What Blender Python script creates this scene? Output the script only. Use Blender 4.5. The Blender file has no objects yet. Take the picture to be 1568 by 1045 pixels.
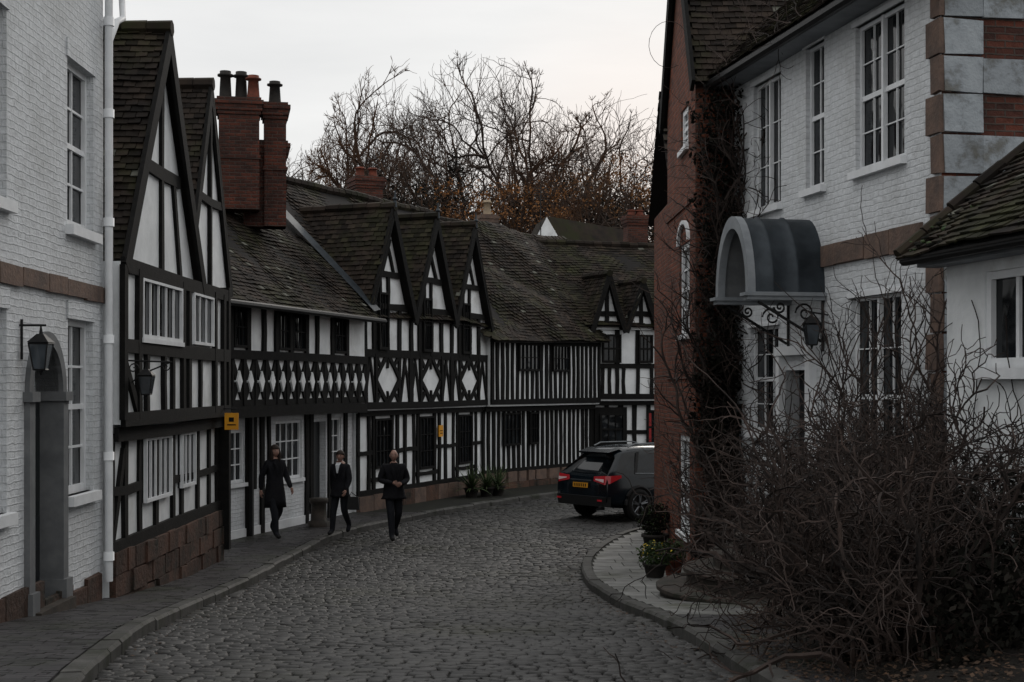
import bpy, math, random
from mathutils import Vector, noise, Matrix
random.seed(7)
R=random.random
def rr(a,b): return a+(b-a)*R()
F=2178.; CX=784.; HZ=590.; CAMZ=3.1
scene=bpy.context.scene

# ------------------------------------------------------------ materials
def nt(name):
    m=bpy.data.materials.new(name); m.use_nodes=True
    n=m.node_tree.nodes; l=m.node_tree.links
    return m,n,l,n['Principled BSDF']
def mixc(n,l,fac,a,b,mode='MIX'):
    x=n.new('ShaderNodeMix'); x.data_type='RGBA'; x.blend_type=mode
    for s,v in ((x.inputs[0],fac),(x.inputs[6],a),(x.inputs[7],b)):
        if hasattr(v,'links'): l.new(v,s)
        elif isinstance(v,(tuple,list)): s.default_value=(*v,1)
        else: s.default_value=v
    return x.outputs[2]
def ramp(n,l,src,p0,p1,c0=(0,0,0),c1=(1,1,1)):
    r=n.new('ShaderNodeValToRGB'); l.new(src,r.inputs[0])
    r.color_ramp.elements[0].position=p0; r.color_ramp.elements[1].position=p1
    r.color_ramp.elements[0].color=(*c0,1); r.color_ramp.elements[1].color=(*c1,1)
    return r.outputs[0]
def nz(n,l,co,scale,detail=4,rough=.6,dist=0):
    x=n.new('ShaderNodeTexNoise'); x.inputs['Scale'].default_value=scale
    x.inputs['Detail'].default_value=detail; x.inputs['Roughness'].default_value=rough
    x.inputs['Distortion'].default_value=dist
    l.new(co,x.inputs['Vector']); return x.outputs[0]
def bump(n,l,h,bs,strength,dist):
    b=n.new('ShaderNodeBump'); b.inputs['Strength'].default_value=strength; b.inputs['Distance'].default_value=dist
    l.new(h,b.inputs['Height']); l.new(b.outputs[0],bs.inputs['Normal']); return b
def mat(name,c1,c2,scale=3,rough=.8,bmp=.3,bscale=30,bdist=.01,island=0,metal=0,c3=None,c3scale=.8,c3amt=(.5,.65),spec=.25):
    m,n,l,bs=nt(name); tc=n.new('ShaderNodeTexCoord').outputs['Object']
    f=ramp(n,l,nz(n,l,tc,scale),.35,.65)
    c=mixc(n,l,f,c1,c2)
    if c3: c=mixc(n,l,ramp(n,l,nz(n,l,tc,c3scale,6,.7),*c3amt),c,c3)
    if island:
        g=n.new('ShaderNodeNewGeometry'); mr=n.new('ShaderNodeMapRange')
        mr.inputs[3].default_value=1-island; mr.inputs[4].default_value=1+island
        l.new(g.outputs['Random Per Island'],mr.inputs[0])
        cm=n.new('ShaderNodeVectorMath'); cm.operation='SCALE'; l.new(c,cm.inputs[0]); l.new(mr.outputs[0],cm.inputs['Scale']); c=cm.outputs[0]
    l.new(c,bs.inputs['Base Color']); bs.inputs['Roughness'].default_value=rough; bs.inputs['Metallic'].default_value=metal
    bs.inputs['Specular IOR Level'].default_value=spec
    if bmp: bump(n,l,nz(n,l,tc,bscale,3),bs,bmp,bdist)
    return m
def brickmat(name,c1,c2,mortar,bw=.225,rh=.075,ms=.012,rough=.85,bs_=.8,bd=.012,stain=(.1,.1,.1),stamt=(.5,.85),stmix=.6,wob=.02,spec=.2):
    m,n,l,bs=nt(name); tcn=n.new('ShaderNodeTexCoord'); uv=tcn.outputs['UV']; ob=tcn.outputs['Object']
    dn=n.new('ShaderNodeTexNoise'); dn.inputs['Scale'].default_value=6; l.new(uv,dn.inputs['Vector'])
    vs=n.new('ShaderNodeVectorMath'); vs.operation='SCALE'; vs.inputs['Scale'].default_value=wob; l.new(dn.outputs['Color'],vs.inputs[0])
    va=n.new('ShaderNodeVectorMath'); va.operation='ADD'; l.new(uv,va.inputs[0]); l.new(vs.outputs[0],va.inputs[1])
    b=n.new('ShaderNodeTexBrick'); l.new(va.outputs[0],b.inputs['Vector']); b.inputs['Scale'].default_value=1
    b.inputs['Brick Width'].default_value=bw; b.inputs['Row Height'].default_value=rh; b.inputs['Mortar Size'].default_value=ms
    b.inputs['Mortar Smooth'].default_value=.6; b.inputs['Bias'].default_value=0
    b.inputs['Color1'].default_value=(*c1,1); b.inputs['Color2'].default_value=(*c2,1); b.inputs['Mortar'].default_value=(*mortar,1)
    c=b.outputs['Color']
    f=ramp(n,l,nz(n,l,ob,1.3,7,.7),*stamt)
    mm=n.new('ShaderNodeMath'); mm.operation='MULTIPLY'; mm.inputs[1].default_value=stmix; l.new(f,mm.inputs[0])
    c=mixc(n,l,mm.outputs[0],c,stain)
    f2=ramp(n,l,nz(n,l,ob,14,4,.7),.3,.8,(.8,.8,.8),(1.05,1.05,1.05))
    c=mixc(n,l,1.0,c,f2,'MULTIPLY')
    l.new(c,bs.inputs['Base Color']); bs.inputs['Roughness'].default_value=rough; bs.inputs['Specular IOR Level'].default_value=spec
    inv=n.new('ShaderNodeMath'); inv.operation='MULTIPLY_ADD'; inv.inputs[1].default_value=-.6; l.new(b.outputs['Fac'],inv.inputs[0])
    n2=n.new('ShaderNodeMath'); n2.operation='MULTIPLY'; n2.inputs[1].default_value=2.2; l.new(nz(n,l,ob,13,4,.6),n2.inputs[0]); l.new(n2.outputs[0],inv.inputs[2])
    bump(n,l,inv.outputs[0],bs,bs_,bd)
    return m
M={}
M['wbrick']=brickmat('white_painted_brick',(.68,.70,.72),(.65,.67,.69),(.59,.61,.63),ms=.010,bs_=.75,bd=.011,stain=(.30,.30,.285),stamt=(.46,.95),stmix=.65,wob=.045)
M['rbrick']=brickmat('red_brick',(.24,.072,.038),(.11,.038,.026),(.12,.09,.075),bs_=.9,stain=(.045,.03,.025),stamt=(.40,.78),stmix=.7)
M['sbrick']=brickmat('sooty_brick',(.15,.045,.028),(.06,.024,.019),(.09,.07,.06),bs_=.9,stain=(.022,.018,.016),stamt=(.36,.7),stmix=.75)
M['sand']=mat('red_sandstone',(.085,.045,.032),(.050,.032,.025),3,.9,.9,16,.03,island=.3,c3=(.022,.022,.018),c3scale=1.6)
M['pbed']=mat('paving_bed',(.010,.010,.009),(.015,.016,.010),3,.9,0)
M['paver']=mat('brick_paving',(.034,.031,.033),(.020,.019,.020),2,.55,.4,50,.004,island=.4,c3=(.017,.020,.011),c3scale=.7,spec=.35)
M['flag']=mat('stone_flags',(.19,.19,.18),(.11,.11,.105),3,.6,.4,40,.006,island=.22,c3=(.055,.058,.04),c3scale=.9,spec=.3)
M['plaster']=mat('white_plaster',(.76,.78,.79),(.63,.65,.66),2.5,.85,.35,18,.012,c3=(.36,.355,.33),c3amt=(.54,.9))
M['wood']=mat('black_timber',(.006,.006,.006),(.011,.0105,.010),9,.8,.5,40,.01,c3=(.024,.022,.020),c3scale=5,c3amt=(.6,.85),spec=.12)
M['white']=mat('white_paint',(.74,.755,.77),(.64,.655,.67),4,.5,.15,25,.004)
M['grey']=mat('grey_stucco',(.16,.165,.17),(.11,.115,.12),4,.7,.25,25,.006)
M['lgrey']=mat('light_grey_paint',(.24,.255,.27),(.18,.195,.21),4,.6,.25,25,.006)
M['stone']=mat('quoin_stone',(.30,.325,.345),(.20,.22,.24),3,.85,.7,20,.02,island=.15,c3=(.13,.13,.12),c3scale=3)
M['band']=mat('brown_stone_band',(.15,.100,.078),(.09,.066,.056),4,.85,.6,22,.02)
M['step']=mat('worn_step_stone',(.055,.044,.036),(.028,.025,.022),5,.75,.6,30,.01,c3=(.02,.021,.014),c3scale=2)
M['tile']=mat('clay_roof_tiles',(.028,.020,.015),(.014,.011,.0095),2.0,.85,0,island=.55,c3=(.022,.023,.010),c3scale=.9,c3amt=(.47,.66),spec=.15)
M['lich']=mat('lichen',(.13,.13,.11),(.07,.07,.055),9,.9,0)
M['under']=mat('roof_underlay',(.010,.009,.008),(.012,.01,.01),3,.9,0)
M['lead']=mat('lead_sheet',(.048,.057,.066),(.024,.030,.036),3,.5,.3,12,.01,metal=.4)
M['iron']=mat('black_iron',(.008,.008,.009),(.014,.014,.014),20,.5,.2,60,.003)
M['sett']=mat('stone_setts',(.030,.029,.028),(.015,.0145,.014),1.2,.58,.5,45,.008,island=.6,c3=(.016,.016,.009),c3scale=.35,c3amt=(.5,.7),spec=.35)
M['mortar']=mat('road_bed',(.006,.006,.006),(.010,.011,.007),3,.9,0)
M['kerb']=mat('kerb_stone',(.070,.068,.063),(.038,.037,.035),5,.7,.5,30,.01,island=.2,c3=(.020,.022,.014),c3scale=2)
M['earth']=mat('dark_earth',(.010,.008,.007),(.016,.013,.010),5,.95,.8,20,.03)
M['bark']=mat('bark',(.030,.024,.020),(.016,.013,.012),6,.9,.5,30,.01)
M['treebark']=mat('tree_bark',(.055,.037,.028),(.028,.020,.016),3,.9,0,c3=(.12,.055,.024),c3scale=.12,c3amt=(.48,.66))
M['twig']=mat('bare_twigs',(.046,.032,.027),(.012,.009,.008),2.5,.8,0,island=.6)
M['ivy']=mat('dark_leaves',(.006,.007,.005),(.012,.010,.008),3,.8,0,island=.5,spec=.1)
M['green']=mat('green_leaves',(.025,.045,.016),(.04,.06,.02),5,.6,0,island=.4)
M['yellow']=mat('yellow_petals',(.55,.42,.03),(.45,.3,.03),5,.6,0)
M['brownleaf']=mat('autumn_leaves',(.22,.095,.032),(.08,.042,.02),.15,.8,0,island=.5,spec=.1)
M['litter']=mat('leaf_litter',(.07,.040,.024),(.02,.015,.011),5,.8,0,island=.6)
M['signy']=mat('yellow_sign',(.70,.32,.02),(.6,.26,.02),5,.5,0)
M['terra']=mat('terracotta',(.18,.05,.03),(.09,.032,.022),6,.8,.3)
M['potdark']=mat('sooted_pot',(.018,.017,.016),(.03,.026,.023),6,.8,.3)
M['cream']=mat('cream_pot',(.36,.28,.19),(.24,.19,.14),6,.8,.3)
M['skin']=mat('skin',(.30,.18,.14),(.25,.14,.11),10,.5,0)
M['lips']=mat('lips',(.20,.07,.06),(.18,.06,.05),10,.5,0)
M['cloth']=mat('dark_coat',(.008,.008,.010),(.013,.013,.015),12,.9,.3,80,.004,spec=.1)
M['cloth2']=mat('dark_trousers',(.010,.011,.014),(.015,.016,.019),12,.9,.3,80,.004,spec=.1)
M['shirt']=mat('white_shirt',(.6,.62,.65),(.5,.52,.55),12,.8,0)
M['hairb']=mat('brown_hair',(.022,.013,.009),(.012,.008,.006),30,.7,.4,90,.004)
M['hairg']=mat('grey_hair',(.16,.15,.14),(.10,.095,.09),30,.7,.4,90,.004)
M['door']=mat('dark_door_paint',(.016,.018,.020),(.011,.013,.014),6,.5,.1)
M['red']=mat('red_paint',(.3,.02,.02),(.2,.015,.015),6,.4,.1)
M['rubber']=mat('tyre_rubber',(.008,.008,.008),(.012,.012,.012),20,.85,.2)
M['alloy']=mat('alloy_rim',(.16,.17,.18),(.11,.12,.13),20,.35,0,metal=.8)
M['plasticb']=mat('black_trim',(.010,.010,.011),(.014,.014,.014),20,.7,0)
m,n,l,bs=nt('car_paint'); bs.inputs['Base Color'].default_value=(.003,.007,.011,1); bs.inputs['Roughness'].default_value=.16; bs.inputs['Specular IOR Level'].default_value=.3; M['paint']=m
m,n,l,bs=nt('tail_lamp'); bs.inputs['Base Color'].default_value=(.50,.02,.03,1); bs.inputs['Roughness'].default_value=.15; M['lamp']=m
m,n,l,bs=nt('lamp_clear'); bs.inputs['Base Color'].default_value=(.8,.62,.62,1); bs.inputs['Roughness'].default_value=.15; M['lampc']=m
def glassm(name,c,wob,spec=.6):
    m,n,l,bs=nt(name); tc=n.new('ShaderNodeTexCoord').outputs['Object']
    c_=mixc(n,l,ramp(n,l,nz(n,l,tc,2.2,2),.4,.7),c,tuple(x*3. for x in c))
    l.new(c_,bs.inputs['Base Color']); bs.inputs['Roughness'].default_value=.06; bs.inputs['Specular IOR Level'].default_value=spec
    if wob: bump(n,l,nz(n,l,tc,3,1),bs,wob,.02)
    return m
M['glass']=glassm('window_glass',(.005,.006,.007),.4,.32)
M['cglass']=glassm('car_glass',(.003,.004,.005),.0,.25)
M['lglass']=glassm('lantern_glass',(.03,.035,.04),.1)

# ------------------------------------------------------------ builder
ALL=[]
class B:
    def __init__(s,name): s.name=name; s.parts={}; ALL.append(s); s.extra=[]
    def add(s,pn,mt,vs,fs,smooth=False):
        k=(pn,mt); P=s.parts.setdefault(k,[[],[],smooth]); o=len(P[0])
        P[0].extend([tuple(v) for v in vs]); P[1].extend([tuple(i+o for i in f) for f in fs])
    def done(s):
        allv=[v for P in s.parts.values() for v in P[0][:1]+P[0][len(P[0])//2:len(P[0])//2+1]]
        c=Vector((0,0,0))
        for v in allv: c+=Vector(v)
        c/=max(1,len(allv))
        single=len(s.parts)==1 and not s.extra
        if not single:
            e=bpy.data.objects.new(s.name,None); e.location=c; scene.collection.objects.link(e)
        for (pn,mt),(vs,fs,sm) in s.parts.items():
            me=bpy.data.meshes.new(pn); me.from_pydata(vs,[],fs); me.update()
            me.materials.append(M[mt])
            uv=me.uv_layers.new(name='UVMap')
            arr=[0.0]*(2*len(me.loops))
            for p in me.polygons:
                nn=p.normal
                if abs(nn.z)>.97: tx,ty=1.,0.; sx,sy,sz=0.,1.,0.
                else:
                    h=math.hypot(nn.x,nn.y) or 1
                    sg=1 if (abs(nn.x)>abs(nn.y) and nn.x>0) or (abs(nn.y)>=abs(nn.x) and nn.y>0) else -1
                    tx,ty=-nn.y/h*sg,nn.x/h*sg
                    sx,sy,sz=-nn.x*nn.z/h,-nn.y*nn.z/h,h
                for li in p.loop_indices:
                    q=vs[me.loops[li].vertex_index]
                    arr[2*li]=q[0]*tx+q[1]*ty; arr[2*li+1]=q[0]*sx+q[1]*sy+q[2]*sz
            uv.data.foreach_set('uv',arr)
            if sm: me.polygons.foreach_set('use_smooth',[True]*len(me.polygons))
            ob=bpy.data.objects.new(s.name if single else pn,me); scene.collection.objects.link(ob)
            if not single: ob.parent=e; ob.location=-c
        for ob in s.extra: ob.parent=e; ob.matrix_parent_inverse=Matrix.Translation(-c)
CUBEF=[(0,1,2,3),(7,6,5,4),(0,4,5,1),(1,5,6,2),(2,6,7,3),(3,7,4,0)]
class Fr:
    def __init__(s,ax,ay,bx,by,side=1):
        s.a=Vector((ax,ay)); v=Vector((bx,by))-s.a; s.L=v.length; s.t=v/s.L
        s.n=Vector((s.t.y,-s.t.x))*side
    def p(s,u,d,z): q=s.a+s.t*u+s.n*d; return Vector((q.x,q.y,z))
    def U(s,px,d=0):
        k=(px-CX)/F; a=s.a+s.n*d; return (k*a.y-a.x)/(s.t.x-k*s.t.y)
    def Z(s,px,py,d=0):
        y=s.p(s.U(px,d),d,0).y; return CAMZ-(py-HZ)/F*y
    def box(s,b,pn,mt,u0,u1,z0,z1,d0,d1,j=0):
        vs=[]
        for d in (d0,d1):
            for u,z in ((u0,z0),(u1,z0),(u1,z1),(u0,z1)):
                vs.append(s.p(u+rr(-j,j),d,z+rr(-j,j)))
        b.add(pn,mt,vs,CUBEF)
    def prism(s,b,pn,mt,pts,d0,d1):
        n=len(pts); vs=[s.p(u,d0,z) for u,z in pts]+[s.p(u,d1,z) for u,z in pts]
        fs=[tuple(range(n)),tuple(range(2*n-1,n-1,-1))]+[(i,(i+1)%n,n+(i+1)%n,n+i) for i in range(n)]
        b.add(pn,mt,vs,fs)
    def beam(s,b,u0,z0,u1,z1,w=.14,d0=0,d1=.035,mt='wood',pn='timber_frame',j=.018):
        a=Vector((u0,z0)); c=Vector((u1,z1)); v=(c-a); 
        if v.length<1e-4: return
        v.normalize(); q=Vector((-v.y,v.x))*w/2; d1=d1+rr(0,.02)
        m_=(a+c)/2+Vector((rr(-j,j),rr(-j,j)))*1.5
        pts=[a-q,m_-q,c-q,c+q,m_+q,a+q]
        pts=[(p.x+rr(-j,j)*.6,p.y+rr(-j,j)*.6) for p in pts]
        s.prism(b,pn,mt,pts,d0,d1)
    def wall(s,b,pn,mt,u0,u1,z0,z1,holes,th=.3,d=0):
        us=sorted({u0,u1,*[h[0] for h in holes],*[h[1] for h in holes]}); zs=sorted({z0,z1,*[h[2] for h in holes],*[h[3] for h in holes]})
        us=[u for u in us if u0<=u<=u1]; zs=[z for z in zs if z0<=z<=z1]
        for i in range(len(us)-1):
            for k in range(len(zs)-1):
                cu=(us[i]+us[i+1])/2; cz=(zs[k]+zs[k+1])/2
                if any(h[0]<cu<h[1] and h[2]<cz<h[3] for h in holes): continue
                s.box(b,pn,mt,us[i],us[i+1],zs[k],zs[k+1],d-th,d)
    def window(s,b,u0,u1,z0,z1,nx,ny,d=-.12,fw=.06,mw=.022,mt='white',meet=True,fd=.05):
        for i in range(nx):
            for k in range(ny):
                a0=u0+(u1-u0)*i/nx; a1=u0+(u1-u0)*(i+1)/nx; c0=z0+(z1-z0)*k/ny; c1=z0+(z1-z0)*(k+1)/ny
                e=[rr(-.004,.004) for _ in range(4)]
                b.add('glass','glass',[s.p(a0,d+e[0]-.005,c0),s.p(a1,d+e[1]-.005,c0),s.p(a1,d+e[2]-.005,c1),s.p(a0,d+e[3]-.005,c1)],[(0,1,2,3)])
        s.box(b,'glass_backing','door',u0,u1,z0,z1,d-.03,d-.015)
        o=d+.001
        s.box(b,'window_frame',mt,u0,u0+fw,z0,z1,o,d+fd); s.box(b,'window_frame',mt,u1-fw,u1,z0,z1,o,d+fd)
        s.box(b,'window_frame',mt,u0+fw,u1-fw,z0,z0+fw*1.3,o,d+fd-.003); s.box(b,'window_frame',mt,u0+fw,u1-fw,z1-fw,z1,o,d+fd-.003)
        for i in range(1,nx):
            u=u0+fw+(u1-u0-2*fw)*i/nx; s.box(b,'window_frame',mt,u-mw/2,u+mw/2,z0+fw,z1-fw,o,d+fd*.6)
        for i in range(1,ny):
            z=z0+fw+(z1-z0-2*fw)*i/ny; h=mw/2
            if meet and ny%2==0 and i==ny//2: h=.03
            s.box(b,'window_frame',mt,u0+fw,u1-fw,z-h,z+h,o,d+fd*(.75 if h>.02 else .55))
def tube(b,pn,mt,pts,rad,sides=4,smooth=False,cap=False):
    vs=[];fs=[]; n=len(pts)
    for i,p in enumerate(pts):
        t=(pts[min(i+1,n-1)]-pts[max(i-1,0)])
        if t.length<1e-6: t=Vector((0,0,1))
        t.normalize(); a=t.cross(Vector((.31,.17,.93)));
        if a.length<.05: a=t.cross(Vector((1,0,0)))
        a.normalize(); c=t.cross(a); r=rad[i] if isinstance(rad,(list,tuple)) else rad
        for k in range(sides):
            th=2*math.pi*k/sides; vs.append(p+(a*math.cos(th)+c*math.sin(th))*r)
    for i in range(n-1):
        for k in range(sides):
            k2=(k+1)%sides; fs.append((i*sides+k,i*sides+k2,(i+1)*sides+k2,(i+1)*sides+k))
    if cap: fs.append(tuple(range(sides))); fs.append(tuple(range((n-1)*sides,n*sides)))
    b.add(pn,mt,vs,fs,smooth)
def wbox(b,pn,mt,x0,x1,y0,y1,z0,z1):
    vs=[(x0,y0,z0),(x1,y0,z0),(x1,y0,z1),(x0,y0,z1),(x0,y1,z0),(x1,y1,z0),(x1,y1,z1),(x0,y1,z1)]
    b.add(pn,mt,vs,CUBEF)
def lathe(b,pn,mt,c,prof,sides=12):
    vs=[];fs=[]
    for r,z in prof:
        for k in range(sides):
            th=2*math.pi*k/sides; vs.append((c[0]+r*math.cos(th),c[1]+r*math.sin(th),c[2]+z))
    for i in range(len(prof)-1):
        for k in range(sides): fs.append((i*sides+k,i*sides+(k+1)%sides,(i+1)*sides+(k+1)%sides,(i+1)*sides+k))
    fs.append(tuple(range((len(prof)-1)*sides,len(prof)*sides))); b.add(pn,mt,vs,fs,True)
def ball(b,pn,mt,c,r,seg=10,rings=6,fn=None):
    vs=[];fs=[]
    for i in range(rings+1):
        ph=math.pi*i/rings
        for k in range(seg):
            th=2*math.pi*k/seg; v=Vector((math.sin(ph)*math.cos(th),math.sin(ph)*math.sin(th),math.cos(ph)))
            if fn: v=fn(v)
            vs.append((c[0]+v.x*r[0],c[1]+v.y*r[1],c[2]+v.z*r[2]))
    for i in range(rings):
        for k in range(seg): fs.append((i*seg+k,i*seg+(k+1)%seg,(i+1)*seg+(k+1)%seg,(i+1)*seg+k))
    b.add(pn,mt,vs,fs,True)
def roof(b,P,tw=.165,th=.11,sag=.05,pn='roof_tiles',lich=.008,mt='tile'):
    P=[Vector(p) for p in P]; o=P[0]; e=(P[1]-P[0]).normalized(); nn=e.cross(P[-1]-P[0]).normalized(); s=nn.cross(e)
    if s.dot(P[-1]-P[0])<0: s=-s; 
    if nn.z<0: nn=-nn
    q=[((p-o).dot(e),(p-o).dot(s)) for p in P]
    b.add('roof_underlay','under',[p-nn*.03 for p in P],[tuple(range(len(P)))])
    def inside(u,v):
        sg=0
        for i in range(len(q)):
            x0,y0=q[i]; x1,y1=q[(i+1)%len(q)]; c=(x1-x0)*(v-y0)-(y1-y0)*(u-x0)
            if abs(c)<1e-9: continue
            if sg==0: sg=1 if c>0 else -1
            elif (c>0)!=(sg>0): return False
        return True
    vmax=max(x[1] for x in q); umin=min(x[0] for x in q); umax=max(x[0] for x in q)
    v=0.01; row=0
    while v<vmax:
        u=umin+(.5*tw if row%2 else 0)
        while u<umax:
            if inside(u+tw/2,v+th/2):
                w=tw*rr(.93,.985); L=th*1.45; c=o+e*u+s*(v+rr(-.01,.01))
                sgo=noise.noise(c*.45)*sag+noise.noise(c*1.7)*sag*.3; h0=.030+rr(0,.014)+sgo; h1=.006+sgo
                k=rr(-.007,.007)
                A=c+nn*(h0+k); Bq=c+e*w+nn*(h0-k); C=c+e*w+s*L+nn*h1; D=c+s*L+nn*h1
                vs=[A,Bq,C,D,A-nn*.02,Bq-nn*.02,C-nn*.02,D-nn*.02]
                m_='lich' if R()<lich*(1+1.2*noise.noise(c*.8)) else mt
                b.add(pn,m_,vs,[(0,1,2,3),(0,4,5,1),(1,5,6,2),(3,2,6,7),(0,3,7,4)])
            u+=tw
        v+=th; row+=1
def ridge(b,p0,p1,r=.11,mt='tile',seg=.33):
    p0=Vector(p0);p1=Vector(p1); L=(p1-p0).length; n=max(1,int(L/seg)); d=(p1-p0)/n
    for i in range(n):
        off=Vector((0,0,rr(-.012,.012)+noise.noise((p0+d*i)*.45)*.05))
        tube(b,'ridge_tiles',mt,[p0+d*i+off,p0+d*(i+.97)+off],[r,r*.95],7,cap=True)
def lantern(b,c,s=1.0):
    c=Vector(c); h=.42*s; w0=.09*s; w1=.15*s
    def rg(w,z): return [c+Vector((x*w,y*w,z)) for x,y in ((-1,-1),(1,-1),(1,1),(-1,1))]
    lo=rg(w0,0); hi=rg(w1,h)
    b.add('lantern_panes','lglass',[p*1 for p in lo+hi],[(0,1,5,4),(1,2,6,5),(2,3,7,6),(3,0,4,7),(3,2,1,0)])
    for i in range(4):
        tube(b,'lantern_frame','iron',[lo[i],hi[i]],.014*s,4)
        tube(b,'lantern_frame','iron',[lo[i],lo[(i+1)%4]],.016*s,4); tube(b,'lantern_frame','iron',[hi[i],hi[(i+1)%4]],.018*s,4)
    top=rg(w1*1.15,h+.01); t2=rg(w1*.35,h+.15*s)
    b.add('lantern_cap','iron',top+t2,[(0,1,5,4),(1,2,6,5),(2,3,7,6),(3,0,4,7),(4,5,6,7),(3,2,1,0)])
    tube(b,'lantern_cap','iron',[c+Vector((0,0,h+.14*s)),c+Vector((0,0,h+.28*s))],[.035*s,.012*s],6)
    tube(b,'lantern_cap','iron',[c+Vector((0,0,-.09*s)),c],[.012*s,.04*s],6)
def scroll(fr,b,u,d0,z0,rad,turns=1.3,flip=1,r=.010):
    pts=[]
    for i in range(22):
        a=i/21*turns*2*math.pi; q=rad*(1-i/24)
        pts.append(fr.p(u,d0+math.cos(a)*q,z0+flip*math.sin(a)*q))
    tube(b,'iron_scroll','iron',pts,r,4)

# ------------------------------------------------------------ terrain profile
DP=[(-60,1.3),(0,1.5),(6,1.8),(9.6,2.06),(14.3,2.45),(17,2.70),(21,2.95),(25,3.05),(30,3.08),(45,3.1),(600,3.1)]
def lerp(T,x):
    if x<=T[0][0]: return T[0][1]
    for i in range(len(T)-1):
        if x<=T[i+1][0]:
            f=(x-T[i][0])/(T[i+1][0]-T[i][0]); return T[i][1]+(T[i+1][1]-T[i][1])*f
    return T[-1][1]
def sm(T,x): return (lerp(T,x-.9)+lerp(T,x)*2+lerp(T,x+.9))/4
def gz(y): return CAMZ-sm(DP,y)
LC=[(-5,.6),(0,-.6),(5,-2.0),(9.8,-2.92),(13,-3.42),(16.8,-3.74),(20,-3.80),(23.8,-3.78),(27.8,-3.6),(30,-3.05),(32.6,-2.15),(36,-.6),(39.3,1.19),(43,4.76),(46,12),(47,16)]
RC=[(-5,2.3),(0,2.0),(6,1.8),(9.8,1.64),(12.5,1.60),(14.6,1.50),(16.5,1.32),(18.6,1.15),(20.5,1.05),(22.3,1.06),(24,1.2),(25.5,1.42),(28,2.0),(29.8,2.7),(31,4.1),(32,8),(33,16)]
lx=lambda y:sm(LC,y); rx=lambda y:sm(RC,y)
g=B('ground'); ys=[-60,-20]+[i*1. for i in range(-5,50)]+[60,90,150,300,600]
vs=[];fs=[]
for y in ys: vs+=[(-300,y,gz(y)-.03),(300,y,gz(y)-.03)]
for i in range(len(ys)-1): fs.append((2*i,2*i+1,2*i+3,2*i+2))
g.add('ground','earth',vs,fs)
rd=B('cobbled_road')
ys=[i*.5 for i in range(-8,95)]
vs=[];fs=[]
for y in ys: vs+=[(lx(y),y,gz(y)),(max(lx(y)+.1,rx(y)) if y<33 else 16,y,gz(y))]
for i in range(len(ys)-1): fs.append((2*i,2*i+1,2*i+3,2*i+2))
rd.add('road_bed','mortar',vs,fs)
y=7.0
while y<46:
    big=1.0 if y<22 else (1.1 if y<30 else 1.4)
    h=rr(.095,.12)*big; x=lx(y)+.02-rr(0,.12); xr=rx(y) if y<33 else 12
    while x<xr:
        w=rr(.10,.20)*big; g_=.006; top=.015+rr(0,.014)+noise.noise(Vector((x*.5,y*.5,0)))*.022; ins=.015
        yo=.045*math.sin(x*.8)+noise.noise(Vector((x*.6,y*.2,5)))*.05
        zb=gz(y)-.005; a,b_,c,d=x+g_,x+w-g_,y+yo+g_,y+yo+h-g_; t1,t2=rr(-.005,.005),rr(-.005,.005)
        jj=lambda: rr(-.007,.007)
        V=[(a,c,zb),(b_,c,zb),(b_,d,zb),(a,d,zb),(a+jj(),c+jj(),zb+top*.6),(b_+jj(),c+jj(),zb+top*.6),(b_+jj(),d+jj(),zb+top*.6),(a+jj(),d+jj(),zb+top*.6),(a+ins,c+ins,zb+top+t1),(b_-ins,c+ins,zb+top+t2),(b_-ins,d-ins,zb+top-t1),(a+ins,d-ins,zb+top-t2)]
        if x>lx(y)-.08 and x+w<xr+.1:
            rd.add('setts','sett',V,[(0,1,5,4),(1,2,6,5),(2,3,7,6),(3,0,4,7),(4,5,9,8),(5,6,10,9),(6,7,11,10),(7,4,8,11),(8,9,10,11)],True)
        x+=w
    y+=h
def pave(name,mt,x0f,x1f,y0,y1,dz=.12):
    b=B(name); vs=[];fs=[]; ys=[y0+i*.5 for i in range(int((y1-y0)/.5)+1)]
    for y in ys: vs+=[(x0f(y),y,gz(y)+dz),(x1f(y),y,gz(y)+dz)]
    for i in range(len(ys)-1): fs.append((2*i,2*i+1,2*i+3,2*i+2))
    b.add('paving_bed',mt,vs,fs); return b
def slabs(b,mt,x0f,x1f,y0,y1,wx,wy,g_,jit,hz=.012):
    y=y0
    while y<y1:
        hy=rr(*wy); xs=max(x0f(y),x0f(y+hy/2),x0f(y+hy)); xe=min(x1f(y),x1f(y+hy/2),x1f(y+hy)); x=xs; first=True
        while x<xe-.05:
            w=rr(*wx)*(rr(.3,1) if first else 1); first=False; w=min(w,xe-x); a,c,d,e=x+g_,x+w-g_,y+g_,y+hy-g_; e1,e2=rr(-jit,jit),rr(-jit,jit)
            V=[]
            for (X,Y,k) in ((a,d,e1),(c,d,e2),(c,e,-e1),(a,e,-e2)): V.append((X,Y,gz(Y)+.12+hz+k))
            V+=[(p[0],p[1],p[2]-.03) for p in V]
            b.add('slabs',mt,V,[(0,1,2,3),(0,4,5,1),(1,5,6,2),(2,6,7,3),(3,7,4,0)])
            x+=w
        y+=hy
pl=pave('brick_pavement','pbed',lambda y:-9,lambda y:lx(y)-.13,-4,46.5)
slabs(pl,'paver',lambda y:-5.0 if y<24 else -5.6,lambda y:lx(y)-.17,8,33,(.205,.225),(.095,.11),.004,.0025)
pr=pave('stone_pavement','pbed',lambda y:rx(y)+.13,lambda y:max(rx(y)+.13,min(14,4.2)),-4,31)
slabs(pr,'flag',lambda y:rx(y)+.17,lambda y:3.0 if y<21.3 else 2.72,14.5,28.6,(.45,.8),(.40,.6),.008,.003)
slabs(pr,'paver',lambda y:rx(y)+.17,lambda y:2.7,7,14.5,(.205,.225),(.095,.11),.004,.003)
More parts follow.
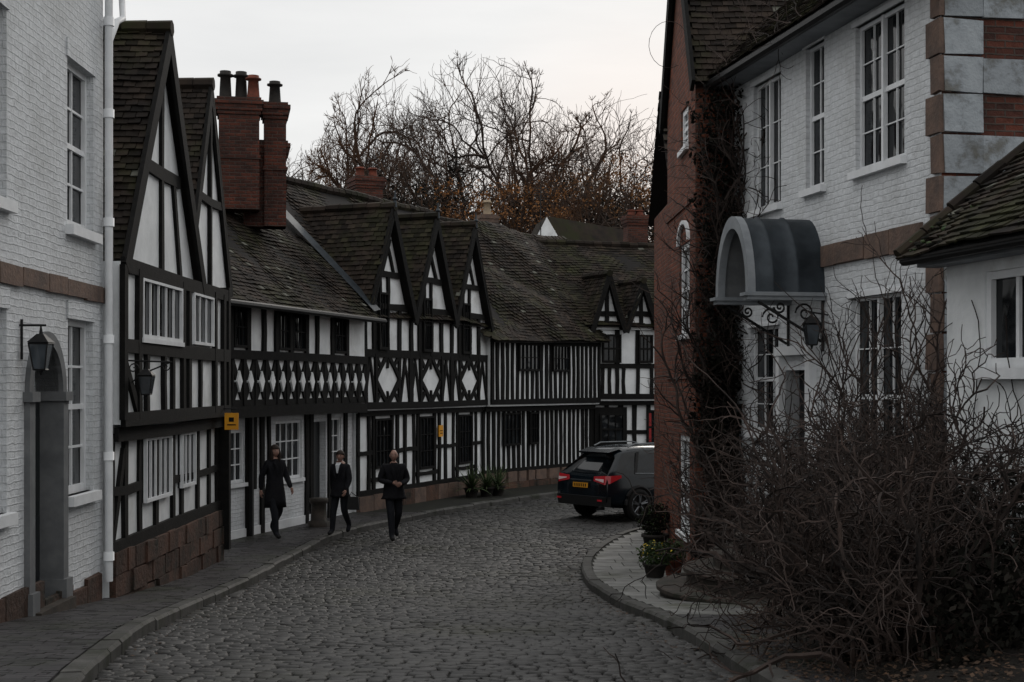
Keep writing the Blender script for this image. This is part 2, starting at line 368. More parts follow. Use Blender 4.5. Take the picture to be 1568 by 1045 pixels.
def kerb(name,f,y0,y1,side):
    b=B(name); y=y0
    while y<y1:
        slope=abs(f(y+.3)-f(y))/.3; L=.85*rr(.8,1.1)/math.sqrt(1+slope*slope); L=max(.12,L)
        ya,yb=y+.008,y+L-.008; xa,xb=f(ya),f(yb)
        t=Vector((xb-xa,yb-ya)).normalized(); nn=Vector((-t.y,t.x))*side; w=.16
        top=.138+rr(-.010,.01); V=[]; e=rr(-.010,.010)
        for zz,ins in ((-.05,0),(top-.03,0),(top,.025)):
            for (px_,py_,kk) in ((xa,ya,0),(xb,yb,0),(xb,yb,1),(xa,ya,1)):
                off=nn*((ins if kk==0 else w)+e)
                V.append((px_+off.x,py_+off.y,gz(py_)+zz))
        b.add('kerb_stones','kerb',V,[(0,1,5,4),(4,5,9,8),(1,2,6,5),(2,3,7,6),(3,0,4,7),(5,6,10,9),(6,7,11,10),(7,4,8,11),(8,9,10,11)])
        y+=L
kerb('kerb',lx,-2,45.5,1); kerb('kerb',rx,-2,32.4,-1)
pb=B('planting_bed'); vs=[];fs=[];N=60
for i in range(N+1):
    y=7.0+i*(16.2-7.0)/N
    for k in range(12):
        x=max(2.2,.195*y)+.2*noise.noise(Vector((y,0,3)))+k*.25
        vs.append((x,y,gz(y)+.12+(-.01 if k==0 else .04+.04*k+.09*noise.noise(Vector((x*2.5,y*2.5,0)))+.03*noise.noise(Vector((x*8,y*8,0))))))
for i in range(N):
    for k in range(11): a=i*12+k; fs.append((a,a+1,a+13,a+12))
pb.add('soil','earth',vs,fs,True)
for i in range(6500):
    y=rr(8,16.5); x0=max(2.2,.195*y); x=x0+rr(-.5,1.3)*(1 if R()<.8 else .6); z=gz(y)+.145+max(0,(x-x0))*.16+rr(.02,.07)*(x>x0)
    if x<rx(y)+.1: continue
    s=rr(.008,.028); a=rr(0,6.3); c=Vector((x,y,z)); e=Vector((math.cos(a),math.sin(a),rr(-.4,.4)))*s; f_=Vector((-math.sin(a),math.cos(a),rr(-.4,.4)))*s*.6
    pb.add('fallen_leaves','litter',[c-e,c+f_,c+e,c-f_],[(0,1,2,3)])
for i in range(900):   # odd leaves along gutters
    y=rr(9,30); s=rr(.008,.022); a=rr(0,6.3)
    if R()<.5: c=Vector((lx(y)+rr(.02,.35)**1.0,y,gz(y)+.035))
    else: c=Vector((rx(y)-rr(.02,.3),y,gz(y)+.035))
    e=Vector((math.cos(a),math.sin(a),rr(-.3,.3)))*s; f_=Vector((-math.sin(a),math.cos(a),rr(-.3,.3)))*s*.6
    pb.add('fallen_leaves','litter',[c-e,c+f_,c+e,c-f_],[(0,1,2,3)])

# ------------------------------------------------------------ L1 white house
b=B('white_painted_brick_house'); fr=Fr(-4.802,9,-4.93,17.15,1)
uA0,uA1=fr.U(103),fr.U(143); zt=fr.Z(105,88); zs=fr.Z(105,345)
uB0,uB1=fr.U(104),fr.U(142); zt2=fr.Z(100,487); zs2=fr.Z(100,762)
ud0,ud1=fr.U(44),fr.U(90); zarch=3.03; rdr=(ud1-ud0)/2
uN1=fr.U(10); uN0=uN1-1.1
holes=[(uA0,uA1,zs,zt),(uB0,uB1,zs2,zt2),(ud0,ud1,0,zarch+rdr),(uN0,uN1,zs,zt),(uN0,uN1,zs2,zt2)]
fr.wall(b,'walls','wbrick',0,fr.L,0,9.2,holes)
fr.box(b,'house_body','grey',0,fr.L-.01,0,9.1,-7,-.8)
for (a0,a1,z0,z1) in [(uA0,uA1,zs,zt),(uB0,uB1,zs2,zt2),(uN0,uN1,zs,zt),(uN0,uN1,zs2,zt2)]:
    fr.window(b,a0,a1,z0,z1,2,4,d=-.13,fw=.07,mw=.028)
    fr.box(b,'sills','white',a0-.07,a1+.07,z0-.11,z0,-.1,.09)
    fr.box(b,'lintels','wbrick',a0-.05,a1+.05,z1,z1+.2,.002,.02)
u=0
while u<fr.L-.1:
    w_=rr(.5,.9); fr.box(b,'stone_band','band',u+.005,min(u+w_,fr.L)-.005,4.08+rr(-.012,.012),4.27+rr(-.01,.01),.001,.04+rr(0,.02),.008); u+=w_
i=0.0
while i<fr.L-.5:
    L=rr(.35,.7); fr.box(b,'plinth','sand',i+.01,min(i+L,fr.L)-.01,.3,gz(9+i)+rr(.25,.42),.002,.05,.01); i+=L
uc=(ud0+ud1)/2
N=16; 
for i in range(N):
    a0=math.pi*i/N;a1=math.pi*(i+1)/N
    q=[(uc-rdr*math.cos(a0),zarch+rdr*math.sin(a0)),(uc-rdr*math.cos(a1),zarch+rdr*math.sin(a1)),(uc-rdr*math.cos(a1),zarch+rdr+.0),(uc-rdr*math.cos(a0),zarch+rdr+.0)]
    fr.prism(b,'walls','wbrick',q,-.3,-.001)
    ro=rdr+.13
    q=[(uc-rdr*math.cos(a0),zarch+rdr*math.sin(a0)),(uc-rdr*math.cos(a1),zarch+rdr*math.sin(a1)),(uc-ro*math.cos(a1),zarch+ro*math.sin(a1)),(uc-ro*math.cos(a0),zarch+ro*math.sin(a0))]
    fr.prism(b,'door_surround','grey',q,-.25,.05)
for s0,s1 in ((ud0-.15,ud0+.02),(ud1-.02,ud1+.15)):
    fr.box(b,'door_surround','grey',s0,s1,.6,zarch-.02,-.25,.06); fr.box(b,'door_surround','grey',s0-.03,s1+.03,.6,gz(15)+.42,-.2,.10); fr.box(b,'door_surround','grey',s0-.04,s1+.04,zarch-.1,zarch,-.2,.10)
fr.box(b,'door','door',ud0,ud1,.6,zarch-.05,-.27,-.2)
for k in range(2):
    for h in ((1.0,1.7),(1.85,2.75)):
        w=(ud1-ud0)/2; fr.box(b,'door_panels','door',ud0+w*k+.1,ud0+w*k+w-.08,h[0],h[1],-.199,-.18)
fr.box(b,'glass','glass',ud0,ud1,zarch,zarch+rdr,-.29,-.27)
fr.box(b,'door_step','step',ud0-.1,ud1+.1,.5,gz(15)+.22,-.2,.16)
fr.box(b,'roof','tile',0,fr.L,9.2,9.35,-.3,.35)
b.add('roof','tile',[fr.p(-.2,.4,9.3),fr.p(fr.L,.4,9.3),fr.p(fr.L,-3.6,12.5),fr.p(-.2,-3.6,12.5),fr.p(fr.L,-7.5,9.3),fr.p(-.2,-7.5,9.3)],[(0,1,2,3),(3,2,4,5),(1,4,2)])
up=fr.L-.12
tube(b,'downpipe','white',[fr.p(up,.10,z) for z in (.75,3,6,9.3)],.048,10,True)
for z in (1.0,2.2,3.6,5.0,6.3,7.4): tube(b,'downpipe','white',[fr.p(up,.10,z),fr.p(up,.10,z+.1)],.064,10,cap=True)
tube(b,'downpipe','white',[fr.p(up,.10,7.2),fr.p(up+.2,.14,7.5),fr.p(up+.5,.14,7.62),fr.p(up+.6,.1,7.9)],.04,8,True)
lb=B('wall_lantern'); u=fr.U(30); lp=fr.p(u,.21,fr.Z(50,566,.2)); lantern(lb,(lp.x,lp.y,lp.z),.62)
tube(lb,'bracket','iron',[fr.p(u,0,lp.z+.44),fr.p(u,.26,lp.z+.44)],.012,6); tube(lb,'bracket','iron',[fr.p(u,.21,lp.z+.44),fr.p(u,.21,lp.z+.26)],.009,6)
tube(lb,'bracket','iron',[fr.p(u,0.02,lp.z+.1),fr.p(u,0.02,lp.z+.5)],.014,6)

# ------------------------------------------------------------ L2 gabled timber house
b=B('gabled_timber_house'); fr=Fr(-4.874,17.2,-4.845,23.4,1); L=fr.L
fr.box(b,'house_body','plaster',0,L,.2,4.6,-7,0)
for z0,z1 in ((.2,.50),(.51,.78),(.79,1.06)):
    i=0.
    while i<L:
        w=rr(.3,.75); fr.box(b,'plinth','sand',i+.008,min(L,i+w)-.008,z0,z1+rr(-.012,.004),.0,.08+rr(0,.05),.014); i+=w
j=.14
fr.box(b,'jetty','plaster',0,L,2.62,4.6,0.001,j)
for z,d in ((1.1,.0),(2.50,.06),(2.68,j),(3.58,j),(4.56,j)): fr.beam(b,0,z,L,z,.18,d,d+.05)
for px in (168,188,212,236,262,276,300,318,330): fr.beam(b,fr.U(px),1.1,fr.U(px),2.5,.15)
for px in (168,192,262,272,312,326): fr.beam(b,fr.U(px),2.68,fr.U(px),4.56,.15,j,j+.05)
for px in (205,232,246,290): fr.beam(b,fr.U(px),2.68,fr.U(px),3.58,.12,j,j+.04)
fr.beam(b,fr.U(168),3.45,fr.U(190),2.8,.13,j,j+.04); fr.beam(b,fr.U(168),1.2,fr.U(186),2.3,.13); fr.beam(b,0,1.8,fr.U(212),1.8,.11); fr.beam(b,fr.U(262),1.75,L,1.75,.11)
fr.window(b,fr.U(195),fr.U(258),3.7,4.46,5,1,d=j+.02,fw=.035,mw=.03); fr.window(b,fr.U(277),fr.U(308),3.7,4.46,3,1,d=j+.02,fw=.035,mw=.03)
fr.window(b,fr.U(216),fr.U(256),1.55,2.4,5,1,d=.03,fw=.035,mw=.03,meet=False); fr.window(b,fr.U(272),fr.U(293),1.6,2.4,3,1,d=.03,fw=.035,mw=.03,meet=False)
fr.box(b,'sills','white',fr.U(195)-.05,fr.U(258)+.05,3.64,3.7,j,j+.08)
def gable(b,fr,uc,hw,ze,za,dw,ov,back,tw=.165,th=.11,bw=.2,eback=None):
    fr.prism(b,'gable_wall','plaster',[(uc-hw+.12,ze),(uc+hw-.12,ze),(uc,za-.2)],dw-.25,dw)
    e2=back if eback is None else eback
    roof(b,[fr.p(uc-hw,ov,ze),fr.p(uc-hw,-e2,ze),fr.p(uc,-back,za),fr.p(uc,ov,za)],tw,th)
    roof(b,[fr.p(uc+hw,ov,ze),fr.p(uc+hw,-e2,ze),fr.p(uc,-back,za),fr.p(uc,ov,za)],tw,th)
    ridge(b,fr.p(uc,ov+.02,za+.03),fr.p(uc,-back,za+.03))
    for s in (-1,1):
        fr.beam(b,uc+s*(hw+.02),ze-.1,uc,za-.08,bw,ov-.05,ov-.01,pn='bargeboard')
gable(b,fr,19.45-17.2,2.15,4.62,7.95,.05,.20,7,bw=.22)
fr.beam(b,2.25,4.6,2.25,7.6,.13,.04,.09); fr.beam(b,1.25,6.0,3.25,6.0,.18,.04,.09)
fr.beam(b,3.3,4.65,2.9,5.95,.12,.04,.08)
f2=Fr(-5.12,22.2,-5.12,25.9,1)
f2.box(b,'house_body','plaster',.0,3.6,.3,4.6,-6,-.02)
gable(b,f2,1.75,1.75,4.65,8.15,.0,.08,6)
f2.beam(b,1.75,4.7,1.75,7.8,.12,.0,.05); f2.beam(b,.9,6.2,2.6,6.2,.13,.0,.05)
fr.box(b,'corner_post','wood',L-.05,L+.1,.4,4.7,-.15,.2)
lb=B('hanging_lantern'); u=fr.U(192,.1); lp=fr.p(u,.36,fr.Z(235,604,.3)); lantern(lb,lp,.55)
tube(lb,'bracket','iron',[fr.p(u,.1,lp.z+.42),fr.p(u,.68,lp.z+.40)],.011,6); tube(lb,'bracket','iron',[fr.p(u,.12,lp.z+.1),fr.p(u,.3,lp.z+.25),fr.p(u,.66,lp.z+.4)],.010,6); tube(lb,'bracket','iron',[fr.p(u,.36,lp.z+.42),fr.p(u,.36,lp.z+.24)],.008,5)
scroll(fr,lb,u,.2,lp.z+.32,.07,r=.008); scroll(fr,lb,u,.6,lp.z+.34,.05,1.2,-1,r=.008)
sg=B('yellow_hanging_sign'); q=fr.p(L-.5,.02,2.38)
wbox(sg,'sign_board','signy',q.x+.20,q.x+.42,q.y,q.y+.03,q.z,q.z+.27); wbox(sg,'sign_lettering','wood',q.x+.24,q.x+.38,q.y-.004,q.y-.001,q.z+.07,q.z+.09); wbox(sg,'sign_lettering','wood',q.x+.27,q.x+.35,q.y-.004,q.y-.001,q.z+.13,q.z+.20)
tube(sg,'bracket','iron',[fr.p(L-.5,.1,2.72),fr.p(L-.5,.45,2.72)],.012,5); tube(sg,'bracket','iron',[Vector((q.x+.31,q.y+.01,q.z+.27)),Vector((q.x+.31,q.y+.01,2.72))],.008,5)

# ------------------------------------------------------------ chimneys
def chimney(b,c,wx,wy,z0,z1,rot=0,pots=(),mt='sbrick'):
    ca,sa=math.cos(rot),math.sin(rot)
    def bx(ex,za,zb,pn='stack'):
        vs=[]
        for z in (za,zb):
            for x,y in ((-1,-1),(1,-1),(1,1),(-1,1)):
                X=x*(wx/2+ex);Y=y*(wy/2+ex); vs.append((c[0]+X*ca-Y*sa,c[1]+X*sa+Y*ca,z))
        b.add(pn,mt,vs,[(3,2,1,0),(4,5,6,7),(0,1,5,4),(1,2,6,5),(2,3,7,6),(3,0,4,7)])
    bx(0,z0,z1-.36); bx(.03,z1-.36,z1-.28); bx(.06,z1-.28,z1-.15); bx(.09,z1-.15,z1-.06); bx(.04,z1-.06,z1)
    bx(.025,z0+(z1-z0)*.45,z0+(z1-z0)*.45+.08)
    for (px,py,h,m_) in pots:
        X=px;Y=py; lathe(b,'pots',m_,(c[0]+X*ca-Y*sa,c[1]+X*sa+Y*ca,z1),[(.14,0),(.13,.1),(.11,h*.8),(.17,h*.82),(.17,h*.88),(.12,h*.9),(.12,h),(.09,h),(.09,h-.1)])
b3c=B('brick_chimney'); 
chimney(b3c,(-5.80,30.2),.84,.7,6.8,9.15,.2,[(-.28,0,.60,'potdark'),(.05,.1,.62,'potdark'),(.30,-.15,.5,'terra')])
chimney(b3c,(-5.12,30.7),.46,.6,6.5,9.15,.2,[(0,0,.5,'potdark')])
chimney(b3c,(-5.35,30.75),.9,.55,6.5,8.35,.2)

# ------------------------------------------------------------ L3
b=B('half_timbered_shop'); fr=Fr(-5.463,26.5,-3.70,33,1); L=fr.L
fr.box(b,'house_body','plaster',-1.2,L,.0,4.8,-6,-.3)
g0=gz(29)+.12
w1=(fr.U(336),fr.U(374),fr.Z(355,742),fr.Z(355,660)); w2=(fr.U(422),fr.U(462),fr.Z(440,735),fr.Z(440,645)); dr=(fr.U(480),fr.U(499),g0,2.3); w3=(fr.U(505),fr.U(522),fr.Z(512,720),fr.Z(512,640))
fr.wall(b,'walls','wbrick',-1.2,L,0,2.55,[w1,w2,w3,dr])
for w,nx,ny in ((w1,4,3),(w2,4,3),(w3,2,3)):
    fr.window(b,*w,nx,ny,d=-.08,fw=.05,mw=.022,meet=False); fr.box(b,'sills','white',w[0]-.05,w[1]+.05,w[2]-.07,w[2],-.05,.06)
fr.box(b,'door','door',dr[0],dr[1],0,2.3,-.2,-.15)
fr.box(b,'plinth','white',-1.2,dr[0]-.1,0,g0+.18,.001,.03)
for px in (378,400,468,476,503,528): fr.beam(b,fr.U(px),g0,fr.U(px),2.5,.17)
for px in (388,410): fr.beam(b,fr.U(px),g0+.9,fr.U(px),2.5,.12)
fr.box(b,'drainpipe','iron',fr.U(377),fr.U(377)+.07,.1,2.5,.06,.13)
j=.3
fr.box(b,'jetty','plaster',-1.2,L,2.5,4.75,-.29,j)
zb0,zb1=2.72,3.62
for z,w,dd in ((2.58,.22,.06),(2.76,.14,.03),(3.66,.18,.05),(4.68,.2,.05)): fr.beam(b,-1.2,z,L,z,w,j,j+dd)
n=15; cw=(L+.6)/n
for i in range(n+1):
    u=-.6+i*cw; fr.beam(b,u,zb0,u,zb1,.07 if i%2 else .12,j,j+.045)
    if i<n:
        a,c=u,u+cw; zm=(zb0+zb1)/2
        for (p,q) in (((a,zb0+.05),(c,zb1-.05)),((a,zb1-.05),(c,zb0+.05))): fr.beam(b,*p,*q,.15,j,j+.03,j=.004)
        fr.prism(b,'lozenges','plaster',[(u+cw/2-.11,zm),(u+cw/2,zm-.20),(u+cw/2+.11,zm),(u+cw/2,zm+.20)],j,j+.07)
for px in (352,378,402,422,444,468,484,508,530): fr.beam(b,fr.U(px,j),3.66,fr.U(px,j),4.62,.15,j,j+.04)
for p0,p1 in ((356,376),(424,442),(446,466),(510,528)): fr.window(b,fr.U(p0,j),fr.U(p1,j),3.80,4.58,3,2,d=j+.01,fw=.04,mw=.02,mt='wood',meet=False)
roof(b,[fr.p(-1.5,.65,4.62),fr.p(L+.1,.65,4.62),fr.p(L+.1,-2.9,8.15),fr.p(-1.5,-2.9,8.15)],.17,.12,.12,lich=.018)
b.add('rear_roof','tile',[fr.p(-1.5,-2.9,8.15),fr.p(L+.1,-2.9,8.15),fr.p(L+.1,-6.4,4.6),fr.p(-1.5,-6.4,4.6)],[(0,1,2,3)])
ridge(b,fr.p(-1.5,-2.9,8.2),fr.p(L+.1,-2.9,8.2))
tube(b,'gutter','iron',[fr.p(-1.5,.72,4.58),fr.p(L+.2,.72,4.58)],.06,8)
b.add('lead_flashing','lead',[fr.p(L-.15,.6,4.80),fr.p(L+.25,.6,4.86),fr.p(L+.25,-2.85,8.33),fr.p(L-.15,-2.85,8.27)],[(0,1,2,3)])

# ------------------------------------------------------------ L4
b=B('triple_gabled_house'); fr=Fr(-3.62,33,-.895,39.8,1); L=fr.L; bay=L/3
fr.box(b,'house_body','plaster',0,L,0,4.7,-5.5,0)
i=0.
while i<L:
    w=rr(.5,.9); fr.box(b,'plinth','sand' if R()<.4 else 'band',i+.01,min(L,i+w)-.01,0,.5+rr(-.02,.02),.001,.1,.01); i+=w
j=.18
fr.box(b,'jetty','plaster',0,L,2.5,5.0,.001,j)
for z,w,d in ((.56,.15,.0),(2.46,.2,.05),(2.62,.16,j),(3.84,.18,j),(4.98,.13,j)): fr.beam(b,0,z,L,z,w,d,d+.05)
for k in range(3):
    u0=k*bay; uc=u0+bay/2
    gable(b,fr,uc,bay/2+.02,4.72,7.35+.03*k,j,.4,2.2,.19,.13,.18,eback=.2)
    tube(b,'finials','lead',[fr.p(uc,.4,7.35),fr.p(uc,.4,7.75)],[.05,.015],6); ball(b,'finials','lead',fr.p(uc,.4,7.55),(.06,.06,.05))
    fr.beam(b,uc-.62,5.75,uc+.62,5.75,.14,j,j+.05); fr.beam(b,uc-.85,5.0,uc+.85,5.0,.12,j,j+.05)
    fr.beam(b,uc-.3,5.8,uc+.12,6.6,.10,j,j+.04); fr.beam(b,uc+.3,5.8,uc-.12,6.6,.10,j,j+.04)
    for f in (0.0,.22,.5,.76): fr.beam(b,u0+bay*f+(.07 if f==0 else 0),3.84,u0+bay*f+(.07 if f==0 else 0),5.0,.16,j,j+.045)
    fr.beam(b,uc,5.0,uc,5.75,.12,j,j+.04); fr.beam(b,uc-.4,5.0,uc-.4,5.7,.1,j,j+.04)
    fr.window(b,uc-.56,uc-.06,3.94,5.3,3,2,d=j+.055,fw=.05,mw=.02,mt='wood',meet=False)
    for f in (0.04,.24,.76,1.0): fr.beam(b,u0+bay*f,2.62,u0+bay*f,3.84,.12,j,j+.045)
    zm=3.23
    c0,c1=u0+bay*.24,u0+bay*.76
    for p,q in (((c0,zm),(uc,3.84)),((uc,3.84),(c1,zm)),((c1,zm),(uc,2.62)),((uc,2.62),(c0,zm))): fr.beam(b,*p,*q,.12,j,j+.035)
    for p,q in (((uc,3.84),(uc,3.5)),((uc,2.62),(uc,2.96))): fr.beam(b,*p,*q,.08,j,j+.03)
    for a,c in ((u0+.04,c0),(c1,u0+bay)):
        fr.beam(b,a,2.62,(a+c)/2+.04,3.84,.10,j,j+.03); fr.beam(b,c,2.62,(a+c)/2-.04,3.84,.08,j,j+.03) 
    fr.beam(b,c0,2.62,c0+.3,2.95,.1,j,j+.03); fr.beam(b,c1,2.62,c1-.3,2.95,.1,j,j+.03); fr.beam(b,c0,3.84,c0+.3,3.51,.1,j,j+.03); fr.beam(b,c1,3.84,c1-.3,3.51,.1,j,j+.03)
    for f in (0.03,.24,.34,.74,.86,): fr.beam(b,u0+bay*f,.6,u0+bay*f,2.42,.13)
    fr.beam(b,u0,1.5,u0+bay*.3,1.5,.1); fr.beam(b,u0+bay*.74,1.5,u0+bay,1.5,.1)
    fr.window(b,u0+bay*.36,u0+bay*.72,.95 if k else 1.1,2.3,4,3,d=.02,fw=.05,mw=.022,mt='wood',meet=False)
    fr.beam(b,u0+bay*.3,.85,u0+bay*.8,.85,.1)
roof(b,[fr.p(-2.0,.3,4.72),fr.p(L+1,.3,4.72),fr.p(L+3,-2.9,8.35),fr.p(-.6,-2.9,8.15)],.19,.13,.12)
ridge(b,fr.p(-1.0,-2.9,8.2),fr.p(L+3,-2.9,8.38))
b.add('rear_roof','tile',[fr.p(-2,-2.9,8.15),fr.p(L+2,-2.9,8.33),fr.p(L+2,-6,4.7),fr.p(-2,-6,4.7)],[(0,1,2,3)])
pq=B('yellow_wall_plaque'); u=fr.U(671); fr.box(pq,'plaque','signy',u-.12,u+.12,1.75,2.05,.06,.09); fr.box(pq,'lettering','wood',u-.07,u+.07,1.9,1.92,.091,.095); fr.box(pq,'lettering','wood',u-.07,u+.07,1.83,1.85,.091,.095)
cb=B('brick_chimney'); chimney(cb,(-4.35,42.5),.8,.7,7.2,9.3,.4,[(-.2,0,.3,'terra'),(.2,0,.3,'terra')])

# ------------------------------------------------------------ L5
b=B('close_studded_house'); fr=Fr(-.86,39.85,2.5,45,1); L=fr.L
fr.box(b,'house_body','plaster',0,L,0,4.5,-5,0)
i=0.
while i<L:
    w=rr(.4,.8); 
    fr.box(b,'plinth','sand',i+.01,min(L,i+w)-.01,0,.30,.001,.12+rr(0,.02),.012); fr.box(b,'plinth','band',i+.01,min(L,i+w*.8)-.01,.31,.60,.001,.1+rr(0,.02),.012); i+=w
j=.3
fr.box(b,'jetty','plaster',0,L,2.5,4.45,.001,j)
for z,w,d in ((.64,.12,.0),(2.42,.16,.1),(2.62,.16,j),(4.38,.16,j)): fr.beam(b,0,z,L,z,w,d,d+.05)
n=23
for i in range(n+1):
    u=.06+(L-.12)*i/n; fr.beam(b,u,.64,u,2.4,.115,0,.04); fr.beam(b,u,2.62,u,4.38,.115,j,j+.04)
for u0,u1 in ((1.35,2.5),(3.2,4.2)): fr.window(b,u0,u1,3.5,4.3,5,2,d=j+.065,fw=.05,mw=.02,mt='wood',meet=False)
for u0,u1 in ((1.0,1.9),(2.4,2.9)): fr.window(b,u0,u1,1.35,2.3,4,2,d=.065,fw=.05,mw=.02,mt='wood',meet=False)
roof(b,[fr.p(-.1,.6,4.3),fr.p(L+.1,.6,4.45),fr.p(9.6,-3.2,8.05),fr.p(1.0,-3.2,8.2)],.19,.13,.2,lich=.010)
roof(b,[fr.p(-.1,.6,4.3),fr.p(3.3,-3.2,8.2),fr.p(-2.4,-3.2,8.2),fr.p(-2.4,-1,6.0)],.19,.13,.2)
ridge(b,fr.p(0,-3.2,8.22),fr.p(9.6,-3.2,8.08))
b.add('rear_roof','tile',[fr.p(0,-3.2,8.18),fr.p(9.6,-3.2,8.03),fr.p(9.6,-7,4.6),fr.p(0,-7,4.6)],[(0,1,2,3)])
cb=B('stone_chimney'); chimney(cb,(-.85,48.5),.5,.45,7.4,8.9,.4,[(0,0,.5,'cream')],mt='band')

# ------------------------------------------------------------ L6
b=B('dormered_timber_house'); fr=Fr(2.5,45,9.5,47.4,1); L=fr.L
fr.box(b,'house_body','plaster',0,L,0,5.0,-5,0)
fr.box(b,'plinth','sand',0,L,0,.55,.001,.08)
j=.25; fr.box(b,'jetty','plaster',0,L,2.6,5.0,.001,j)
for z,w,d in ((.62,.12,.0),(2.55,.18,.1),(2.75,.18,j),(3.7,.15,j),(4.95,.18,j)): fr.beam(b,0,z,L,z,w,d,d+.05)
for i in range(30):
    u=.05+i*.24; 
    if u>L: break
    if i%2==0 or u<1.2: fr.beam(b,u,2.75,u,3.7,.11,j,j+.04)
    if i%3==0: fr.beam(b,u,3.7,u,4.9,.15,j,j+.04)
    if i%2==0: fr.beam(b,u,.62,u,2.5,.15)
fr.beam(b,0,1.6,L,1.6,.12)
fr.box(b,'door','red',fr.U(990),fr.U(996),.2,2.2,.03,.07)
fr.box(b,'shopfront','wood',.1,1.2,.7,2.4,.05,.09); fr.window(b,.25,1.1,1.2,2.2,3,2,d=.10,mt='wood'); fr.window(b,1.9,2.8,1.2,2.3,3,2,d=.05,mt='wood')
fr.window(b,.25,.9,3.8,4.7,3,2,d=j+.05,mt='wood'); fr.window(b,1.5,2.0,3.8,4.7,3,2,d=j+.05,mt='wood')
roof(b,[fr.p(-.3,.5,4.95),fr.p(L,.5,4.95),fr.p(L,-3.2,7.9),fr.p(-2,-3.2,7.9)],.2,.14,.1)
ridge(b,fr.p(-2,-3.2,7.93),fr.p(L,-3.2,7.93))
for px,za in ((932,6.6),(984,6.4)):
    gable(b,fr,fr.U(px,.5),.55,4.85,za,.35,.6,1.6,.19,.13,.16,eback=-.2)
    fr.beam(b,fr.U(px,.5)-.45,5.35,fr.U(px,.5)+.45,5.35,.16,.35,.4); fr.beam(b,fr.U(px,.5),5.0,fr.U(px,.5),6.2,.12,.35,.4)
cb=B('brick_chimney'); chimney(cb,((973-784)/F*50,50),.72,.6,7.0,9.05,.2,[(-.15,0,.2,'terra'),(.15,0,.2,'terra')])
b=B('distant_cottage'); fr=Fr((813-784)/F*60,60,(866-784)/F*60,60.2,1); 
fr.box(b,'walls','plaster',0,1.45,0,8.9,-6,0); fr.prism(b,'gable_wall','plaster',[(0,8.9),(1.45,8.9),(.68,10.2)],-.2,.01)
b.add('roof','tile',[fr.p(.68,-.02,10.25),fr.p(1.55,-.02,8.8),fr.p(6,-3,8.6),fr.p(5,-3,10.0)],[(0,1,2,3)])
b.add('roof','tile',[fr.p(.68,-.02,10.25),fr.p(-.1,-.02,8.8),fr.p(-.1,-3,8.8),fr.p(.68,-3,10.2)],[(0,1,2,3)])
b=B('distant_house'); roof(b,[(-14,56,6.5),(-1,56,6.5),(-1.5,60,9.4),(-14,60,9.8)],.3,.25,.1); roof(b,[(2.4,62,7),(12,64,7),(12,67,9.6),(2.4,66,9.8)],.3,.25,.1)
wbox(b,'walls','rbrick',-14,-1,57,63,0,6.6); wbox(b,'walls','rbrick',2.4,12,64.2,68,0,6.9)
an=B('tv_aerial'); tube(an,'mast','iron',[Vector((1.05,52,7.6)),Vector((1.05,52,10.4))],.02,5)
for i in range(6): tube(an,'elements','iron',[Vector((.75,52-.0,10.3-.08*i)),Vector((1.35,52.2,10.3-.08*i))],.01,4)

# ------------------------------------------------------------ R1
b=B('white_town_house'); fr=Fr(4.59,15.2,3.35,21.4,-1); L=fr.L; fR1=fr
def wr(p0,p1,y0,y1):
    pm=(p0+p1)/2; return (fr.U(p1),fr.U(p0),fr.Z(pm,y1),fr.Z(pm,y0))
Wa=wr(1310,1385,22,252); Wb=wr(1234,1262,68,288); Wc=wr(1154,1196,122,318); Wd=wr(1303,1380,452,765); We=wr(1149,1192,500,662); Dd=(fr.U(1243),fr.U(1203),.3,3.3)
fr.wall(b,'walls','wbrick',0,L,0,7.62,[Wa,Wb,Wc,Wd,We,Dd])
fr.box(b,'house_body','grey',0.02,L,0,7.6,-8,-.7)
for w,nx,ny in ((Wa,4,4),(Wb,2,4),(Wc,4,3),(Wd,4,4),(We,3,4)):
    fr.window(b,*w,nx,ny,d=-.1,fw=.045,mw=.015,fd=.04); fr.box(b,'sills','white',w[0]-.06,w[1]+.06,w[2]-.09,w[2],-.08,.08)
    mu=(w[0]+w[1])/2
    if nx==4: fr.box(b,'window_frame','white',mu-.025,mu+.025,w[2],w[3],-.098,-.04)
    fr.box(b,'lintels','white',w[0]-.06,w[1]+.06,w[3],w[3]+.06,-.05,.03)
u=.4
while u<fr.U(1262):
    w_=rr(.5,.9); fr.box(b,'stone_band','band',u+.006,min(u+w_,fr.U(1262))-.006,4.6+rr(-.012,.012),4.88+rr(-.012,.012),.001,.045+rr(0,.015),.006); u+=w_
fr.box(b,'door','door',Dd[0],Dd[1],.3,3.3,-.25,-.2)
fr.box(b,'door_frame','white',Dd[0]-.16,Dd[0],.6,3.5,-.2,.1); fr.box(b,'door_frame','white',Dd[1],Dd[1]+.12,.6,3.5,-.2,.1); fr.box(b,'door_frame','white',Dd[0]-.16,Dd[1]+.12,3.5,3.62,-.1,.12)
z=.3;k=0
fs_=Fr(4.59,15.2,4.59+.981*6,15.2+.196*6,1)
fs_.wall(b,'side_wall','sbrick',.0,7,0,7.62,[])
fs_.prism(b,'side_gable','rbrick',[(0,7.62),(7,7.62),(3.5,11)],-.3,0)
while z<7.5:
    h=rr(.40,.44); w=.95 if k%2==0 else .47; w2=.16 if k%2==0 else .27
    if k%2==0: fs_.box(b,'quoins','stone',.012,.46,z,z+h-.03,-.10,.045,.012); fs_.box(b,'quoins','stone',.475,w,z,z+h-.03,-.10,.04,.012)
    else: fs_.box(b,'quoins','stone',.012,w,z,z+h-.03,-.10,.045,.012)
    fr.box(b,'quoins','band',-.03,w2,z,z+h-.03,-.1,.045,.012)
    z+=h;k+=1
